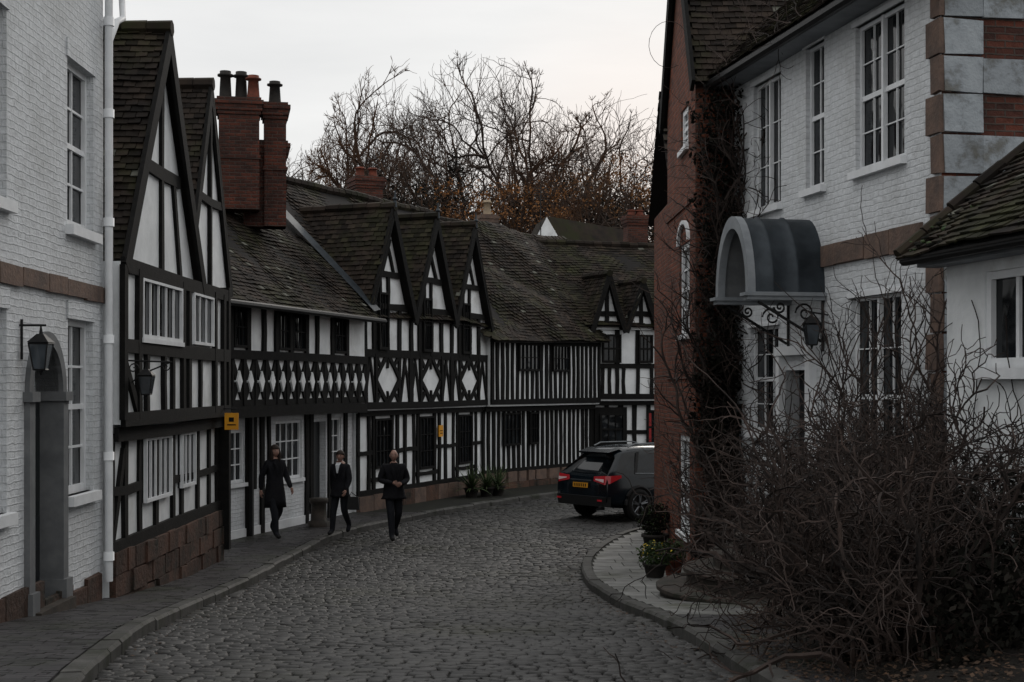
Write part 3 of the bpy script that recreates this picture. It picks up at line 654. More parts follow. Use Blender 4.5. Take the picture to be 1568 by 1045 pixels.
fr.box(b,'soffit','lgrey',-.1,L+.1,7.55,7.62,.0,.34)
tube(b,'gutter','iron',[fr.p(-.3,.4,7.6),fr.p(L+.3,.4,7.6)],.07,8)
roof(b,[fr.p(-.4,.45,7.66),fr.p(L+.5,.45,7.66),fr.p(L+.5,-3.4,11.2),fr.p(-.4,-3.4,11.2)],.17,.12,.05)
ridge(b,fr.p(-.4,-3.4,11.2),fr.p(L+.5,-3.4,11.2))
uc=3.62; rx_=.60; rz=1.0; zb=4.28; N=18; pr_=1.0
vs=[];fs=[]
for i in range(N+1):
    a=math.pi*i/N
    for d in (0,.34,.36,.38,.68,.70,.72,pr_):
        e=.02 if d in (.36,.70) else 0
        vs.append(fr.p(uc-(rx_+e)*math.cos(a),d,zb+(rz+e)*math.sin(a)))
for i in range(N):
    for k in range(7): a=i*8+k; fs.append((a,a+1,a+9,a+8))
b.add('canopy_lead_hood','lead',vs,fs,True)
for i in range(N):
    a0=math.pi*i/N;a1=math.pi*(i+1)/N
    def e(a,f): return (uc-rx_*f*math.cos(a),zb+rz*f*math.sin(a))
    fr.prism(b,'canopy_arch','lgrey',[e(a0,.86),e(a1,.86),e(a1,1.02),e(a0,1.02)],pr_-.06,pr_+.04)
    fr.prism(b,'canopy_arch','grey',[e(a0,.93),e(a1,.93),e(a1,.985),e(a0,.985)],.0,pr_-.061)
for u in (uc-rx_-.04,uc+rx_-.10):
    fr.box(b,'canopy_cornice','lgrey',u,u+.14,zb-.1,zb,.0,pr_+.06); fr.box(b,'canopy_cornice','lgrey',u-.03,u+.17,zb-.05,zb-.01,.0,pr_+.10)
    um=u+.07
    pts=[fr.p(um,.04+.85*math.sin(t_),zb-.12-.5*(1-math.sin(t_))) for t_ in [i/10*math.pi/2 for i in range(11)]]
    tube(b,'canopy_bracket','iron',pts,.02,5); tube(b,'canopy_bracket','iron',[fr.p(um,.02,zb-.1),fr.p(um,.02,zb-.75)],.02,5)
    scroll(fr,b,um,.26,zb-.26,.13,1.5,1,.014); scroll(fr,b,um,.6,zb-.19,.08,1.5,-1,.014)
lb=B('wall_lantern'); u=fr.U(1268); q=fr.p(u,.22,fr.Z(1250,528,.2)); lantern(lb,q,.62)
tube(lb,'bracket','iron',[fr.p(u,0,q.z+.38),fr.p(u,.26,q.z+.42)],.012,5); tube(lb,'bracket','iron',[fr.p(u,0,q.z+.02),fr.p(u,.12,q.z+.3),fr.p(u,.22,q.z+.42)],.010,5); scroll(fr,lb,u,.09,q.z+.2,.06,r=.008); 
st=B('stone_steps'); cx_,cy_=3.42,17.55
for k,(rad,zz) in enumerate(((1.72,.18),(1.38,.38),(1.05,.58),(.74,.78))):
    gzz=gz(17)+.05; n=32; V=[]
    for z_,ins in ((gzz-.3 if k==0 else gzz+zz-.22,.05),(gzz+zz-.07,.05),(gzz+zz-.055,0),(gzz+zz-.012,0),(gzz+zz,.015)):
        for i in range(n): 
            a=2*math.pi*i/n; r_=rad-ins+.03*noise.noise(Vector((math.cos(a)*2,math.sin(a)*2,k))); V.append((cx_+k*.03+r_*math.cos(a)*.95,cy_+k*.12+r_*math.sin(a),z_+.01*noise.noise(Vector((a*2,k,0)))))
    Fq=[]
    for q in range(4):
        for i in range(n): Fq.append((q*n+i,q*n+(i+1)%n,(q+1)*n+(i+1)%n,(q+1)*n+i))
    Fq.append(tuple(range(4*n,5*n))); st.add('steps','step',V,Fq)
fr.box(st,'landing','step',Dd[0]-.3,Dd[1]+.3,.2,gz(17)+.05+.80,.0,.6)

# ------------------------------------------------------------ R2 brick house
b=B('red_brick_house'); fr=Fr(2.76,21.4,2.70,24.7,-1); L=fr.L
w1=(fr.U(1056),fr.U(1041),3.9,5.35); w2=(fr.U(1056),fr.U(1040),.75,2.3); w3=(fr.U(1054),fr.U(1043),6.85,7.5)
fr.wall(b,'walls','rbrick',0,L,0,7.75,[w1,w2,w3],th=.3)
for w in (w1,w2,w3):
    fr.window(b,*w,2,4,d=-.08,fw=.09,mw=.03); fr.box(b,'sills','white',w[0]-.05,w[1]+.05,w[2]-.08,w[2],-.06,.06)
for i in range(10):
    a0=math.pi*i/10;a1=math.pi*(i+1)/10; um=(w1[0]+w1[1])/2; r_=(w1[1]-w1[0])/2
    fr.prism(b,'window_arch','white',[(um-r_*math.cos(a0),5.35+.3*math.sin(a0)),(um-r_*math.cos(a1),5.35+.3*math.sin(a1)),(um-r_*1.12*math.cos(a1),5.35+.36*math.sin(a1)),(um-r_*1.12*math.cos(a0),5.35+.36*math.sin(a0))],.001,.05)
sd=Fr(2.76,21.4,10,22.0,1)
sd.box(b,'side_wall','rbrick',.001,7.2,0,7.75,-.3,0.0)
fr.box(b,'house_body','grey',.35,L-.3,0,7.7,-6,-.32)
fr.prism(b,'gable_wall','rbrick',[(0,7.75),(L,7.75),(L/2,10.5)],-.3,0)
roof(b,[fr.p(-.2,.08,7.6),fr.p(-.2,-8,7.6),fr.p(L/2,-8,10.7),fr.p(L/2,.08,10.7)],.17,.12,.05,lich=.05)
roof(b,[fr.p(L+.2,.08,7.6),fr.p(L+.2,-8,7.6),fr.p(L/2,-8,10.7),fr.p(L/2,.08,10.7)],.17,.12,.05)
for s0,s1 in ((-.25,L/2),(L+.25,L/2)): fr.beam(b,s0,7.55,s1,10.65,.24,.05,.10,pn='bargeboard')
fr.box(b,'string_course','rbrick',0,L,5.9,6.0,.001,.03); fr.box(b,'string_course','rbrick',0,L,3.2,3.3,.001,.03)
b=B('brick_house_beyond'); wbox(b,'walls','rbrick',3.0,9,26.2,30.0,0,6.6); roof(b,[(2.9,26.0,6.5),(9,26.0,6.5),(9,28.1,8.8),(2.9,28.1,8.8)],.2,.14); roof(b,[(2.9,30.3,6.5),(9,30.3,6.5),(9,28.1,8.8),(2.9,28.1,8.8)],.2,.14)

# ------------------------------------------------------------ R3 lean-to
b=B('white_outbuilding'); k=.3058*13.0; fr=Fr(k,13.0,k+.2*7,6.0,1)
fr.n=-fr.n if fr.n.x>0 else fr.n
w=(fr.U(1508),fr.U(1508)+1.3,3.24,4.08)
fr.wall(b,'walls','plaster',-.0,fr.L,0,4.3,[w],th=.25)
fr.window(b,*w,3,1,d=-.07,fw=.07,mw=.05,meet=False); fr.box(b,'sills','white',w[0]-.08,w[1]+.08,w[2]-.09,w[2],-.05,.1)
fr.box(b,'soffit','lgrey',-.15,fr.L,4.18,4.3,.001,.22)
tube(b,'gutter','iron',[fr.p(-.2,.32,4.25),fr.p(fr.L,.32,4.25)],.055,8)
fr.box(b,'end_wall','plaster',-.02,.2,0,4.3,-3,-.26)
roof(b,[fr.p(-.25,.40,4.27),fr.p(fr.L,.40,4.27),fr.p(fr.L,-2.6,6.6),fr.p(-.25,-2.6,6.6)],.17,.11,.06,lich=.012)
ridge(b,fr.p(-.27,.35,4.34),fr.p(-.27,-2.6,6.65),.06)
for i in range(420):
    s=rr(.012,.04); f_=R(); c=fr.p(rr(-.25,4.5),.36-f_*.5,4.31+f_*.39+rr(-.01,.02)); ball(b,'moss','ivy' if R()<.65 else 'green',c,(s,s,s*.6),6,3)
fR3=fr
# ------------------------------------------------------------ vegetation
def walk(p,d,n,step,wob,grav=0.0,stop=None):
    pts=[p.copy()]
    for i in range(n):
        d=(d+Vector((rr(-1,1),rr(-1,1),rr(-1,1)))*wob+Vector((0,0,grav))).normalized()
        q=pts[-1]+d*step
        if stop and len(pts)>1 and stop(q): break
        pts.append(q)
    return pts,d
def taper(n,r0,r1): return [r0+(r1-r0)*i/(n-1) for i in range(n)]
def shrub(b,root,d,n,step,r0,depth,wob=.35,grav=.02,mt='twig',pr=.62):
    pts,_=walk(root,d,n,step,wob,grav); tube(b,'stems',mt,pts,taper(len(pts),r0,max(.0035,r0*.4)),4 if r0>.012 else 3)
    if depth<=0: return
    for i in range(2,len(pts)):
        if R()<pr:
            dd=(pts[i]-pts[i-1]).normalized()+Vector((rr(-1,1),rr(-1,1),rr(-.6,.8)))
            shrub(b,pts[i],dd.normalized(),int(rr(3,8)),step*.75,max(.0045,r0*.5),depth-1,wob*1.1,grav*.5,mt,pr)
b=B('tangled_bare_shrub')
for i in range(360):
    y=rr(9.2,15.9); x0=max(2.2,.212*y); x=x0+rr(0,1.35)
    if x>.306*y+.2 and y<13: x=x0+rr(0,.9)
    e=(x-x0)
    h=int(rr(8,15)+(rr(0,8) if e>.3 else 0)+(3 if y>13 else 0))
    shrub(b,Vector((x,y,gz(y)+.15+e*.15)),Vector((rr(-.8,.5),rr(-.7,.7),.9)).normalized(),h,.115,rr(.009,.024),2,.55,.07)
for i in range(34):
    y=rr(19.4,21.1); x=rr(2.75,3.5)
    shrub(b,Vector((x,y,gz(y)+.15)),Vector((rr(-.4,.3),rr(-.5,.3),1)).normalized(),int(rr(11,22)),.12,rr(.010,.024),2,.45,.05)
for i in range(10):   # long arching canes
    y=rr(11,15.5); x=max(2.5,.22*y)+rr(0,.9)
    shrub(b,Vector((x,y,gz(y)+.2)),Vector((rr(-.3,.2),rr(-.3,.3),1)).normalized(),int(rr(20,26)),.125,.014,1,.22,.02,pr=.4)
b=B('climbing_rose')
for i in range(14):
    y=rr(13.4,15.4); x=rr(3.9,4.15); shrub(b,Vector((x,y,gz(y)+.2)),Vector((rr(-.15,.1),rr(-.1,.1),1)).normalized(),int(rr(22,29)),.13,.02,2,.30,.10)
for i in range(9):
    u=rr(.3,3.0); pts,_=walk(fR3.p(u,.04,2.6),Vector((0,rr(-.5,.5),1)).normalized(),int(rr(7,14)),.11,.35,.05); pts=[fR3.p((q-Vector((fR3.a.x,fR3.a.y,0))).to_2d().dot(fR3.t),.025,min(4.1,q.z)) for q in pts]; tube(b,'stems','twig',pts,.006,3)
for (x,y) in ((3.55,15.6),(3.4,15.3),(3.1,14.0)):
    for k in range(3):
        pts=[Vector((x+.12*math.sin(i*.8+k*2),y+.12*math.cos(i*.8+k*2),gz(y)+.1+i*.12)) for i in range(12)]
        tube(b,'trunk','bark',pts,taper(12,.05,.03),7,True)
def leaves(b,pn,mt,c,rad,n,s0,s1,edge=.5):
    c=Vector(c)
    for i in range(n):
        v=Vector((rr(-1,1),rr(-1,1),rr(-1,1)))
        if v.length>1 : continue
        if v.length<edge*R(): continue
        k=1+.35*noise.noise(Vector((v.x*2+c.x,v.y*2+c.y,v.z*2))); q=c+Vector((v.x*rad[0]*k,v.y*rad[1]*k,v.z*rad[2]*k)); s=rr(s0,s1)
        a=Vector((rr(-1,1),rr(-1,1),rr(-1,1))).normalized(); e=a.cross(Vector((rr(-1,1),rr(-1,1),rr(-1,1)))).normalized()
        b.add(pn,mt,[q-a*s,q+e*s*.5,q+a*s,q-e*s*.5],[(0,1,2,3)])
b=B('low_hedge')
for (x,y,r_,h) in ((3.1,10.4,.7,.75),(3.9,11.4,.7,.95),(3.2,12.0,.6,.8),(3.9,12.8,.7,.95),(3.4,13.4,.55,.8),(4.0,14.3,.55,.9),(3.6,14.6,.45,.7),(3.75,10,.6,.85),(3.9,9.2,.7,.95),(2.85,11.2,.38,.5),(2.6,9.9,.3,.4),(3.15,12.9,.38,.55),(3.7,15.5,.4,.6),(3.1,9.2,.5,.6)):
    leaves(b,'leaves','ivy',(x,y,gz(y)+h*.75),(r_,r_,h),3600,.02,.045)
b=B('wall_creeper')
for i in range(70):
    x=rr(2.78,3.7); z0=gz(21)+rr(.1,5.5)
    shrub(b,Vector((x,21.28,z0)),Vector((rr(-.2,.2),0,1)).normalized(),int(rr(10,20)),.13,rr(.012,.03),2,.28,.05)
for i in range(26):
    z=.4+i*.28; leaves(b,'leaves','ivy',(rr(2.98,3.45),21.15,z),(.40,.2,.4),(900 if z<3.5 else 480),.03,.06)
for i in range(24):
    f=fR1; u=rr(.5,6.2); shrub(b,f.p(u,.45,7.7),Vector((rr(-.3,.3),rr(-.6,.6),rr(-.1,.5))).normalized(),9,.1,.008,1,.3)
for i in range(8):
    f=fR1; shrub(b,f.p(rr(5.4,6.2),.1,rr(2,6)),Vector((.2,-.5,rr(-.5,.5))).normalized(),10,.12,.012,1,.3)
pts=[Vector((2.35+.3*math.cos(a),21.3,8.2+.35*math.sin(a))) for a in [i/14*4.6+.6 for i in range(15)]]
tube(b,'tendril','twig',pts,.005,3)
def pot(b,c,r,h,mt): lathe(b,'pot',mt,c,[(r*.7,0),(r*.95,h*.85),(r*1.08,h*.86),(r*1.08,h),(r*.9,h),(r*.88,h*.92)],16)
b=B('potted_shrub'); c=((1003-CX)/F*24.5,24.5,gz(24.5)+.12); pot(b,c,.22,.35,'potdark'); leaves(b,'leaves','green',(c[0],c[1],c[2]+.60),(.28,.28,.28),1200,.015,.03,.8); leaves(b,'leaves','ivy',(c[0],c[1],c[2]+.60),(.28,.28,.28),3800,.02,.03,.3)
b=B('potted_flowers'); c=((1003-CX)/F*20.6,20.6,gz(20.6)+.12); pot(b,c,.17,.22,'potdark'); leaves(b,'leaves','green',(c[0],c[1],c[2]+.34),(.24,.24,.2),1500,.02,.04,.3); leaves(b,'petals','yellow',(c[0],c[1]-.05,c[2]+.42),(.22,.2,.14),160,.015,.025,.3)
b=B('potted_flowers'); c=((1022-CX)/F*21.8,21.0,gz(21)+.12); pot(b,c,.15,.25,'terra'); leaves(b,'leaves','green',(c[0],c[1],c[2]+.36),(.2,.2,.18),1000,.02,.04,.3)
def spiky(name,c,n,L):
    b=B(name); c=Vector(c)
    pot(b,c,.2,.25,'potdark')
    for i in range(n):
        a=rr(0,6.3); el=rr(.2,1.3); d=Vector((math.cos(a)*math.cos(el),math.sin(a)*math.cos(el),math.sin(el))); s=Vector((-math.sin(a),math.cos(a),0)); l_=L*rr(.7,1.1); V=[];Fq=[]
        for k in range(6):
            f=k/5; p=c+Vector((0,0,.22))+d*l_*f+Vector((0,0,-.35*f*f*l_*math.cos(el))); w=.022*(1-f)**.7+.001
            V+=[p-s*w,p+s*w]
        for k in range(5): Fq.append((2*k,2*k+1,2*k+3,2*k+2))
        b.add('blades','green',V,Fq)
for px,D in ((722,37.6),(745,37.9),(762,38.3)): spiky('spiky_potted_plant',((px-CX)/F*D,D,gz(D)+.12),80,.85)
b=B('stone_mounting_block'); q=((488-CX)/F*29.6,29.6); lathe(b,'block','step',(q[0],q[1],gz(29)+.1),[(.22,0),(.23,.12),(.17,.16),(.16,.5),(.2,.55),(.2,.62)],8)

# ------------------------------------------------------------ trees
def make_tree(seed,H,lean=0,cr=.27,trunk=.30):
    random.seed(seed); store=B.__new__(B); store.name='x'; store.parts={}; store.extra=[]
    lobes=[(Vector((lean*H*.6+rr(-.1,.1)*H,rr(-.1,.1)*H,H*.64)),cr*H*1.0,H*.34)]
    for k in range(6): a=k*1.05+rr(-.4,.4); lobes.append((Vector((lean*H*.6+math.cos(a)*cr*H*.7,math.sin(a)*cr*H*.7,H*rr(.5,.76))),cr*H*.55,H*rr(.14,.22)))
    def out(q):
        if q.z<H*.3: return False
        for c,a,h in lobes:
            v=q-c
            if (v.x*v.x+v.y*v.y)/(a*a)+v.z*v.z/(h*h)<1: return False
        return True
    def branch(p,d,Ln,r,lev):
        st=[.9,.6,.42,.32,.28][lev]; n=max(4,min(14,int(Ln/st))); step=Ln/n
        wob=[.12,.32,.40,.42,.42][lev]; gr=[.04,.06,.06,.07,.08][lev]
        pts,_=walk(p,d,n,step,wob,gr,out if lev>0 else None)
        if len(pts)<2: return
        r1=max(.009,r*.42)
        tube(store,'t','treebark',pts,taper(len(pts),r,r1),[8,6,4,3,3][lev])
        if lev>=4: return
        cnt=[8,7,7,6][lev]
        for k in range(cnt):
            f=rr(.5,1.0) if lev==0 else rr(.25,1.0)
            if k==0: f=1.0
            i=min(len(pts)-1,max(1,round(f*(len(pts)-1)))); dd=(pts[i]-pts[i-1]).normalized()
            a=Vector((rr(-1,1),rr(-1,1),rr(-.3,.7))); a=(a-dd*a.dot(dd)).normalized()
            ang=rr(.5,1.1) if k else .2
            nd=(dd*math.cos(ang)+a*math.sin(ang)).normalized()
            nl=[H*.46,H*.25,H*.13,H*.07][lev]*rr(.7,1.15)
            branch(pts[i],nd,nl,max(.011,[.17,.07,.030,.0155][lev]*rr(.7,1.2)),lev+1)
    branch(Vector((0,0,0)),Vector((lean,0,1)).normalized(),H*.40,trunk,0)
    P=store.parts[('t','treebark')]; me=bpy.data.meshes.new('bare_tree_mesh'); me.from_pydata(P[0],[],P[1]); me.materials.append(M['treebark'])
    zmax=max(v[2] for v in P[0]); print('TREE',seed,len(P[1]),zmax); return me,zmax
TM=[make_tree(11,20,.03,.29),make_tree(23,20,-.06,.32),make_tree(37,20,.05,.30),make_tree(52,20,-.02,.29)]
random.seed(99)
def tree(px,D,ytop,k,rot,sx=1.0):
    me,zm=TM[k]; H=CAMZ+(HZ-ytop)/F*D; s=H/zm
    ob=bpy.data.objects.new('bare_tree',me); ob.location=((px-CX)/F*D,D,0); ob.scale=(s*sx,s*sx,s); ob.rotation_euler=(0,0,rot); scene.collection.objects.link(ob)
for t in ((625,82,98,0,.3,.85),(785,80,86,1,1.9,.85),(915,84,146,2,.6,.95),(1000,90,160,3,2.8,.95),(500,86,200,2,2.2,.9),(705,98,125,3,4.4,.9),(850,100,165,0,5.2,.9),(560,95,180,1,4.0,.8),(448,92,232,0,1.1,.8),(640,74,225,2,4.1,.9),(940,74,210,1,.4,.9),(800,76,240,3,.9,.9)): tree(*t)
b=B('background_foliage')
for i in range(120):
    px=rr(440,1060); D=rr(66,78); y=rr(295,350)-(48*R() if px>860 else 0)-(14 if px>640 else 0); r_=rr(.4,1.0)
    c=((px-CX)/F*D,D,CAMZ+(HZ-y)/F*D)
    mt='brownleaf' if (px>660 and R()<.78) else 'ivy'
    leaves(b,'foliage',mt,c,(r_*1.3,r_,r_*.9),140,.04,.10,.2)
for i in range(50):
    px=rr(440,1060); D=rr(80,88); y=rr(318,380); r_=rr(1.5,2.2); c=((px-CX)/F*D,D,CAMZ+(HZ-y)/F*D)
    leaves(b,'foliage','ivy' if R()<.5 else 'brownleaf',c,(r_*1.3,r_,r_*.9),400,.1,.22,.2)
for px,y,h,w in ((697,232,46,.55),(675,268,50,.5),(575,262,40,.6)):
    D=74; c=((px-CX)/F*D,D,CAMZ+(HZ-y-h)/F*D); leaves(b,'evergreen','ivy',c,(w,w,1.7),700,.05,.12,.1)

# ------------------------------------------------------------ car
b=B('parked_car')
hd=Vector((.79,.613,0)).normalized(); rt=Vector((hd.y,-hd.x,0)); org=Vector((1.565,32.23,gz(32)+.03))
def cp(x,y,z): return org+hd*x+rt*y+Vector((0,0,z))
S=[(.02,.50,.86,.36,.75,1.04,.56,1.50),(.14,.62,.91,.30,.75,1.06,.60,1.60),(.80,1.0,.93,.26,.74,1.05,.62,1.655),(1.6,1.7,.93,.25,.73,1.02,.63,1.67),(2.4,2.35,.93,.25,.72,.99,.62,1.63),(3.05,2.75,.92,.25,.71,.97,.58,1.54),
 (3.55,3.45,.91,.25,.70,.96,.58,1.04),(4.15,4.1,.89,.28,.66,.90,.52,.95),(4.5,4.45,.80,.34,.60,.78,.48,.83),(4.64,4.6,.62,.40,.55,.66,.40,.70)]
rings=[]
for xb,xr_,w,zb_,zm_,zl,wr_,zr in S:
    half=[(xb+(.05 if xb<1 else 0),w*.80,zb_),(xb,w*.97,zb_+.08),(xb,w,zm_-.12),(xb,w*.985,zm_+.10),(xb+(xr_-xb)*.10,w*.945,zl),(xr_,wr_+.03,zr-.09),(xr_,wr_*.86,zr-.01),(xr_,wr_*.4,zr+.015)]
    rings.append([cp(x,y,z) for x,y,z in half]+[cp(x,-y,z) for x,y,z in reversed(half)])
nr=len(rings[0]); Vp=[p for r_ in rings for p in r_]; fc=[];fm=[]
for i in range(len(rings)-1):
    for k in range(nr-1):
        fc.append((i*nr+k,i*nr+k+1,(i+1)*nr+k+1,(i+1)*nr+k))
        fm.append(1 if ((k in (4,nr-6) and 1<=i<=4) or (i==5 and 4<k<10)) else 0)
for k in range(7): fc.append((k,k+1,nr-2-k,nr-1-k)); fm.append(1 if k==4 else 0)
me=bpy.data.meshes.new('body_shell'); me.from_pydata([tuple(v) for v in Vp],[],fc); me.materials.append(M['paint']); me.materials.append(M['cglass'])
for p,mi in zip(me.polygons,fm): p.material_index=mi; p.use_smooth=True
cr=me.attributes.new('crease_edge','FLOAT','EDGE')
for e in me.edges:
    a,c=e.vertices; ra,rb=a//nr,c//nr; ka,kb=a%nr,c%nr; v=0
    if ra==rb==0: v=.65
    if ka==kb and ka in (4,5,nr-5,nr-6): v=.6
    if ka==kb and ka in (1,nr-2): v=.5
    cr.data[e.index].value=v
ob=bpy.data.objects.new('body_shell',me); scene.collection.objects.link(ob); sb=ob.modifiers.new('sub','SUBSURF'); sb.levels=2; sb.render_levels=2; b.extra.append(ob)
for x0,x1 in ((.82,1.05),(1.78,1.78),(2.75,2.5)):
    for s in (1,-1):
        b.add('pillars','plasticb',[cp(x0,s*.875,1.05),cp(x0+.09,s*.875,1.05),cp(x1+.09,s*.685,1.53),cp(x1,s*.685,1.53)],[(0,1,2,3)])
for s in (1,-1):
    tube(b,'roof_rails','alloy',[cp(.9,s*.58,1.64),cp(1.1,s*.58,1.71),cp(2.1,s*.58,1.71),cp(2.4,s*.56,1.62)],.016,6)
    tube(b,'chrome_strip','alloy',[cp(.85,s*.885,1.06),cp(1.6,s*.885,1.03),cp(3.0,s*.87,.985)],.010,5)
    V=[cp(.02,s*.42,1.0),cp(.01,s*.42,.90),cp(-.0,s*.80,.83),cp(.03,s*.80,1.03),cp(.10,s*.89,.86),cp(.12,s*.885,1.03),cp(.40,s*.925,.98),cp(.40,s*.92,1.04)]
    b.add('tail_lamps','lamp',V,[(0,1,2,3),(3,2,4,5),(5,4,6,7)])
    V=[cp(-.006,s*.50,.955),cp(-.008,s*.50,.93),cp(-.012,s*.78,.88),cp(-.006,s*.78,.955)]; b.add('tail_lamp_inner','lampc',V,[(0,1,2,3)])
    b.add('reflectors','lamp',[cp(-.065,s*.62,.46),cp(-.065,s*.78,.46),cp(-.065,s*.78,.50),cp(-.065,s*.62,.50)],[(0,1,2,3)])
    for xc in (.92,3.65):
        pts=[cp(xc+.40*math.cos(a),s*.925,.36+.40*math.sin(a)) for a in [math.pi*i/12 for i in range(13)]]
        tube(b,'wheel_arch_trim','plasticb',pts,.040,6)
        V=[cp(xc,s*.936,.36)]+[cp(xc+.38*math.cos(a),s*.936,.36+.38*math.sin(a)) for a in [2*math.pi*i/24 for i in range(24)]]
        b.add('wheel_wells','plasticb',V,[(0,i+1,(i+1)%24+1) for i in range(24)])
        Vt=[];Ft=[]; prof=[(.20,.02),(.27,.05),(.335,.045),(.355,.0),(.355,-.16),(.30,-.2)]
        for r_,o in prof:
            for i in range(28): a=2*math.pi*i/28; Vt.append(cp(xc+r_*math.cos(a),s*(.925+o),.355+r_*math.sin(a)))
        for q in range(5):
            for i in range(28): Ft.append((q*28+i,q*28+(i+1)%28,(q+1)*28+(i+1)%28,(q+1)*28+i))
        b.add('tyres','rubber',Vt,Ft,True)
        for i in range(5):
            a=2*math.pi*i/5+.3
            for da in (-.13,.13):
                tube(b,'rims','alloy',[cp(xc+.04*math.cos(a),s*.955,.355+.04*math.sin(a)),cp(xc+.235*math.cos(a+da),s*.965,.355+.235*math.sin(a+da))],[.026,.014],5)
        pts=[cp(xc+.235*math.cos(a),s*.965,.355+.235*math.sin(a)) for a in [2*math.pi*i/24 for i in range(25)]]; tube(b,'rims','alloy',pts,.012,5)
    tube(b,'side_cladding','plasticb',[cp(1.3,s*.91,.33),cp(3.25,s*.91,.33)],.06,6)
    c=cp(2.85,s*1.0,1.04); ball(b,'mirrors','paint',c,(.10,.09,.07)); tube(b,'mirrors','paint',[cp(2.85,s*.86,1.0),c],.02,5)
    for xd in (1.72,2.75): b.add('door_gaps','plasticb',[cp(xd,s*.934,.40),cp(xd+.012,s*.934,.40),cp(xd+.012,s*.90,.98),cp(xd,s*.90,.98)],[(0,1,2,3)])
    b.add('door_handles','paint',[cp(1.85,s*.935,.86),cp(2.02,s*.935,.86),cp(2.02,s*.935,.89),cp(1.85,s*.935,.89)],[(0,1,2,3)])
b.add('bumper','plasticb',[cp(-.04,.76,.34),cp(-.04,-.76,.34),cp(-.06,-.78,.56),cp(-.06,.78,.56),cp(.1,.90,.34),cp(.1,.91,.56),cp(.1,-.90,.34),cp(.1,-.91,.56)],[(0,1,2,3),(0,3,5,4),(1,6,7,2),(3,2,7,5)])
b.add('number_plate','signy',[cp(-.025,.26,.74),cp(-.025,-.26,.74),cp(-.02,-.26,.85),cp(-.02,.26,.85)],[(0,1,2,3)])
for i in range(7): y=.2-i*.065; b.add('plate_letters','wood',[cp(-.028,y,.76),cp(-.028,y-.035,.76),cp(-.024,y-.035,.83),cp(-.024,y,.83)],[(0,1,2,3)])
b.add('tailgate_trim','alloy',[cp(-.01,.36,.90),cp(-.01,-.36,.90),cp(-.005,-.36,.92),cp(-.005,.36,.92)],[(0,1,2,3)])
b.add('spoiler','paint',[cp(.38,.52,1.53),cp(.38,-.52,1.53),cp(.75,-.58,1.62),cp(.75,.58,1.62),cp(.40,.52,1.49),cp(.40,-.52,1.49)],[(0,1,2,3),(0,4,5,1)])
tube(b,'exhaust','alloy',[cp(-.02,.55,.28),cp(.2,.55,.28)],.035,8)

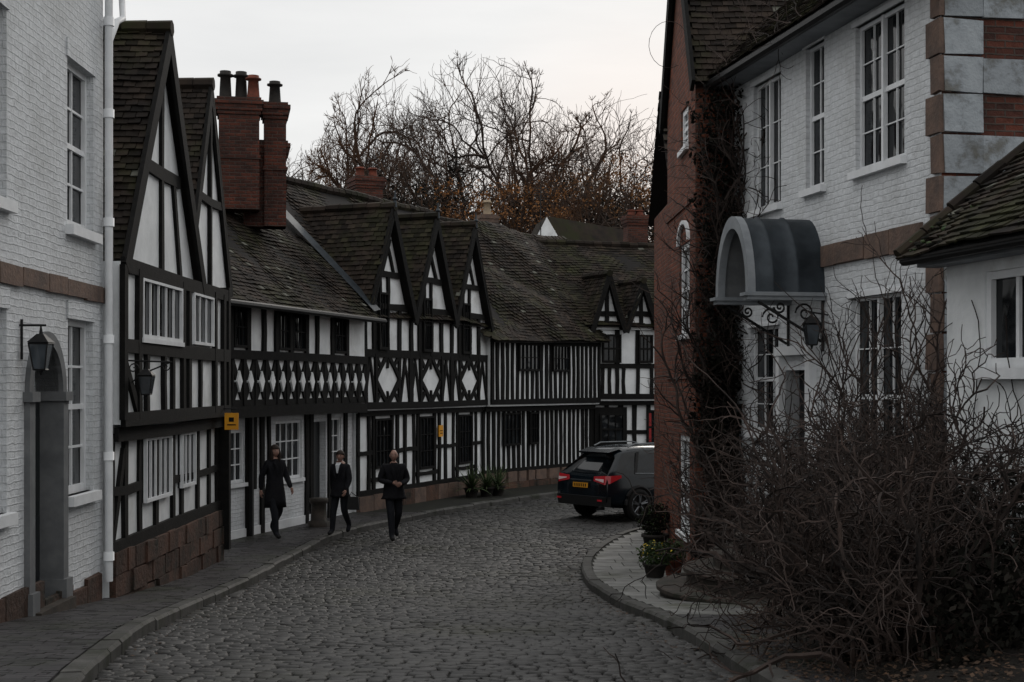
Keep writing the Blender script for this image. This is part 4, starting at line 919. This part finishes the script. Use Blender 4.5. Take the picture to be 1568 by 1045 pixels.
# ------------------------------------------------------------ people
def skin(verts,edges,rad,sub=1):
    me=bpy.data.meshes.new('tmp'); me.from_pydata(verts,edges,[]); ob=bpy.data.objects.new('tmp',me); scene.collection.objects.link(ob)
    ob.modifiers.new('s','SKIN'); sv=me.skin_vertices[0].data
    for i,r_ in enumerate(rad): sv[i].radius=(r_,r_) if not isinstance(r_,tuple) else r_
    sv[0].use_root=True
    ss=ob.modifiers.new('u','SUBSURF'); ss.levels=sub; ss.render_levels=sub
    dg=bpy.context.evaluated_depsgraph_get(); m2=bpy.data.meshes.new_from_object(ob.evaluated_get(dg))
    V=[v.co.copy() for v in m2.vertices]; Fq=[tuple(p.vertices) for p in m2.polygons]
    bpy.data.objects.remove(ob); bpy.data.meshes.remove(m2); return V,Fq
def person(name,loc,yaw,H,arms,stride=.0,hair='short',hem=.72,shirt=False,coat='cloth',bald=False,female=False,bulk=1.0,brow='hairb',headyaw=0):
    b=B(name); s=H/1.75; rot=Matrix.Rotation(yaw,4,'Z'); loc=Vector(loc)
    T=lambda v: loc+rot@(Vector(v)*s)
    sw=.17 if female else .195
    lf=-stride; lift=.10 if stride>.15 else .03
    V=[(0,0,.95),(0,0,1.12),(0,.005,1.30),(0,.01,1.46),(0,-.005,1.56),
       (-sw,.01,1.42),(sw,.01,1.42),arms[0][0],arms[0][1],arms[1][0],arms[1][1],
       (-.09,0,.88),(.09,0,.88),(-.10,lf*.5-.03,.49),(.10,-lf*.25-.06,.50),(-.105,lf+.02,.09),(.105,-lf+.04,.09+lift),(-.12,lf-.13,.035),(.12,-lf-.09,.05)]
    E=[(0,1),(1,2),(2,3),(3,4),(2,5),(2,6),(5,7),(7,8),(6,9),(9,10),(0,11),(0,12),(11,13),(12,14),(13,15),(14,16),(15,17),(16,18)]
    k_=bulk
    rd_=[(.17*k_,.12),(.165*k_,.115),(.19*k_,.13),(.085,.075),.056,.082*k_,.082*k_,.063*k_,.044,.063*k_,.044,.105,.105,.076,.076,.055,.055,.045,.045]
    sv,sf=skin(V,E,rd_,2)
    groups={}
    for f in sf:
        c=Vector((0,0,0))
        for i in f: c+=sv[i]
        c/=len(f)
        if c.z>1.50 and abs(c.x)<.12: m_='skin'
        elif c.z<.085: m_='plasticb'
        elif c.z<.90 and abs(c.x)<.2: m_='cloth2'
        else: m_=coat
        groups.setdefault(m_,[]).append(f)
    for m_,Fs in groups.items(): b.add({'skin':'neck','plasticb':'shoes','cloth2':'trousers'}.get(m_,'coat'),m_,[T(v) for v in sv],Fs,True)
    n=20;VV=[];FF=[]
    for q,(z,rx0,ry0) in enumerate(((1.16,.165,.125),(1.0,.182,.14),(.88,.20,.155),((.88+hem)/2,.215,.165),(hem,.228,.185),(hem+.01,.20,.15))):
        for i in range(n):
            a=2*math.pi*i/n; w=1+.035*math.sin(a*5+q); VV.append(T((rx0*k_*w*math.cos(a),ry0*w*math.sin(a),z)))
    for q in range(5):
        for i in range(n): FF.append((q*n+i,q*n+(i+1)%n,(q+1)*n+(i+1)%n,(q+1)*n+i))
    b.add('coat_skirt',coat,VV,FF,True)
    if shirt: b.add('shirt_front','shirt',[T((-.05,-.128,1.47)),T((.05,-.128,1.47)),T((.012,-.145,1.30)),T((-.012,-.145,1.30)),T((-.06,-.06,1.52)),T((.06,-.06,1.52))],[(0,1,2,3),(4,5,1,0)])
    for sg_ in (-1,1): b.add('lapels',coat,[T((sg_*.05,-.10,1.50)),T((sg_*.10,-.11,1.44)),T((sg_*.075,-.16,1.30)),T((sg_*.015,-.16,1.18)),T((sg_*.03,-.15,1.34))],[(0,1,2,3,4)])
    def hf(v):
        v=v.copy()
        if v.z<0: v.x*=1-.28*(-v.z)**1.3; v.y*=1-.12*(-v.z)
        if v.y<-.3 and v.z<-.2: v.y*=1.05
        d=(Vector((v.x/.16,(v.z+.12)/.3)))
        if v.y<-.75 and d.length<1: v.y-=.28*(1-d.length)
        if v.y<0:
            for ex in (-.38,.38):
                q=Vector(((v.x-ex)/.25,(v.z-.08)/.16)).length
                if q<1: v.y+=.10*(1-q)
        return v
    hc=(0,-.01,1.645)
    tmp=B.__new__(B); tmp.parts={}; tmp.extra=[]
    ball(tmp,'head','skin',hc,(.074,.094,.112),28,22,hf)
    for s_ in (-1,1):
        ball(tmp,'ears','skin',(s_*.076,0,1.64),(.012,.022,.033),8,6)
        ball(tmp,'eyes','white',(s_*.029,-.083,1.654),(.012,.010,.006),8,6); ball(tmp,'irises','hairb',(s_*.029,-.0915,1.654),(.006,.004,.006),6,4)
        ball(tmp,'brows',brow,(s_*.029,-.091,1.672),(.018,.005,.004),8,4)
    ball(tmp,'lips','lips',(0,-.096,1.585),(.022,.006,.006),8,5)
    hm='hairg' if bald else 'hairb'
    if bald:
        for s_ in (-1,1): ball(tmp,'hair',hm,(s_*.066,.02,1.655),(.014,.055,.04),10,8)
        ball(tmp,'hair',hm,(0,.066,1.64),(.062,.03,.055),12,8)
    else:
        def hh(v):
            v=v.copy()
            if v.y<-.1 and v.z<.12: v.y=-.1+(v.y+.1)*.1
            if v.z<-.1: v.x*=1.05
            return v
        ball(tmp,'hair',hm,(0,.006,1.672),(.092,.108,.110),24,18,hh)
        if hair=='long':
            ball(tmp,'hair',hm,(0,.05,1.55),(.105,.07,.19),16,12)
            for s_ in (-1,1): ball(tmp,'hair',hm,(s_*.078,-.015,1.54),(.034,.055,.17),10,10)
    hr=Matrix.Rotation(headyaw,4,'Z')
    for (pn,m_),(vv,ff,_s) in tmp.parts.items(): b.add(pn,m_,[T(hr@Vector(v)) for v in vv],ff,True)
    for side,(el,wr_) in zip((-1,1),arms):
        el=Vector(el);wr_=Vector(wr_); d=(wr_-el).normalized()
        inn=Vector((-side,0,0)); nrm=inn-d*inn.dot(d)
        if nrm.length<.3: nrm=Vector((0,0,-1)) - d*(-d.z)
        nrm.normalize(); sdv=d.cross(nrm).normalized()
        if sdv.y>0: sdv=-sdv
        Vh=[wr_,wr_+d*.04,wr_+d*.075]; Eh=[(0,1),(1,2)]; rh=[.026,(.034,.02),(.034,.018)]
        for k,(o,Lf) in enumerate(((.028,.072),(.010,.080),(-.010,.074),(-.028,.058))):
            base=wr_+d*.085+sdv*o; i0=len(Vh); Vh.append(base); Eh.append((2,i0)); rh.append(.0105)
            p=base; dd=d
            for q in range(3): dd=(dd+nrm*.28).normalized(); p=p+dd*Lf/3; Vh.append(p); Eh.append((len(Vh)-2,len(Vh)-1)); rh.append(.0095-.001*q)
        i0=len(Vh); Vh+= [wr_+d*.035+sdv*.035,wr_+d*.065+sdv*.052+nrm*.012,wr_+d*.09+sdv*.05+nrm*.028]; Eh+=[(1,i0),(i0,i0+1),(i0+1,i0+2)]; rh+=[.014,.011,.009]
        hv,hf_=skin([tuple(v) for v in Vh],Eh,rh,1); b.add('hand','skin',[T(v) for v in hv],hf_,True)
    return b
def gp(px,D,pav): return ((px-CX)/F*D,D,gz(D)+(.135 if pav else .025))
swing=[((-.235,.10,1.17),(-.24,.12,.92)),((.235,-.04,1.16),(.23,-.20,.95))]
clasp=[((-.28,.02,1.16),(-.085,-.22,1.12)),((.28,.02,1.16),(.085,-.23,1.10))]
person('woman_in_long_coat',gp(421,27.3,True),.75,1.76,swing,.22,'long',.58,female=True,bulk=1.0,headyaw=-.2)
person('person_in_blazer',gp(521,27.9,True),-.35,1.63,swing,.18,'short',.80,shirt=True,female=True,headyaw=.2)
person('bald_man_walking',gp(603,28.0,False),.35,1.76,clasp,.26,'none',.80,bald=True,bulk=1.12,brow='hairg',headyaw=-.25)
hb=B('handbag'); q=Vector(gp(541,27.75,True)); 
V=[(q.x-.12,q.y-.05,q.z+.50),(q.x+.12,q.y-.05,q.z+.50),(q.x+.1,q.y-.04,q.z+.75),(q.x-.1,q.y-.04,q.z+.75),(q.x-.12,q.y+.05,q.z+.50),(q.x+.12,q.y+.05,q.z+.50),(q.x+.1,q.y+.04,q.z+.75),(q.x-.1,q.y+.04,q.z+.75)]
hb.add('bag_body','plasticb',V,CUBEF); tube(hb,'strap','plasticb',[Vector((q.x-.08,q.y,q.z+.75)),Vector((q.x-.04,q.y,q.z+.84)),Vector((q.x+.08,q.y,q.z+.75))],.01,5)

for b in ALL: b.done()

# ------------------------------------------------------------ world, sun, camera
sun_el=math.radians(24); sun_az=math.radians(18)
w=bpy.data.worlds.new('World'); scene.world=w; w.use_nodes=True; n=w.node_tree.nodes; l=w.node_tree.links
bg=n['Background']; bg.inputs['Strength'].default_value=.1
sky=n.new('ShaderNodeTexSky'); sky.sky_type='NISHITA'; sky.sun_disc=False; sky.sun_elevation=sun_el; sky.sun_rotation=sun_az; sky.dust_density=1; sky.air_density=1
tc=n.new('ShaderNodeTexCoord'); mp=n.new('ShaderNodeMapping'); mp.inputs['Scale'].default_value=(1,1,3.2); l.new(tc.outputs['Generated'],mp.inputs[0])
cl=nz(n,l,mp.outputs[0],2.6,6,.55,.4)
cc=ramp(n,l,cl,.32,.68,(.70,.705,.705),(.86,.855,.845))
vd=n.new('ShaderNodeVectorMath'); vd.operation='DOT_PRODUCT'; l.new(tc.outputs['Generated'],vd.inputs[0])
gd=Vector((.09,1,.13)).normalized(); vd.inputs[1].default_value=gd
gr=ramp(n,l,vd.outputs['Value'],.990,1.0)
gm=n.new('ShaderNodeMath'); gm.operation='MULTIPLY'; gm.inputs[1].default_value=.35; l.new(gr,gm.inputs[0])
c2=mixc(n,l,gm.outputs[0],cc,(1.0,.80,.68))
sx=n.new('ShaderNodeSeparateXYZ'); l.new(tc.outputs['Generated'],sx.inputs[0])
mz=n.new('ShaderNodeMapRange'); mz.inputs[1].default_value=.25; mz.inputs[2].default_value=.9; mz.inputs[3].default_value=11.0; mz.inputs[4].default_value=15.0; l.new(sx.outputs[2],mz.inputs[0])
sc=n.new('ShaderNodeVectorMath'); sc.operation='SCALE'; l.new(mz.outputs[0],sc.inputs['Scale']); l.new(c2,sc.inputs[0])
c3=mixc(n,l,.95,sky.outputs[0],sc.outputs[0])
l.new(c3,bg.inputs['Color'])
sl=bpy.data.lights.new('sun','SUN'); sl.energy=.5; sl.angle=math.radians(16); sl.color=(1,.93,.85); so=bpy.data.objects.new('sun',sl); scene.collection.objects.link(so)
dv=Vector((math.sin(sun_az)*math.cos(sun_el),math.cos(sun_az)*math.cos(sun_el),math.sin(sun_el)))
so.rotation_euler=(-dv).to_track_quat('-Z','Y').to_euler(); so.location=(20,40,40)
cam=bpy.data.cameras.new('camera'); cam.lens=50; cam.sensor_width=36; cam.shift_y=.043; cam.clip_end=1500; cam.clip_start=.1
co=bpy.data.objects.new('camera',cam); co.location=(0,0,CAMZ); co.rotation_euler=(math.radians(90),0,0); scene.collection.objects.link(co); scene.camera=co
scene.view_settings.view_transform='Standard'; scene.view_settings.look='None'; scene.view_settings.exposure=0
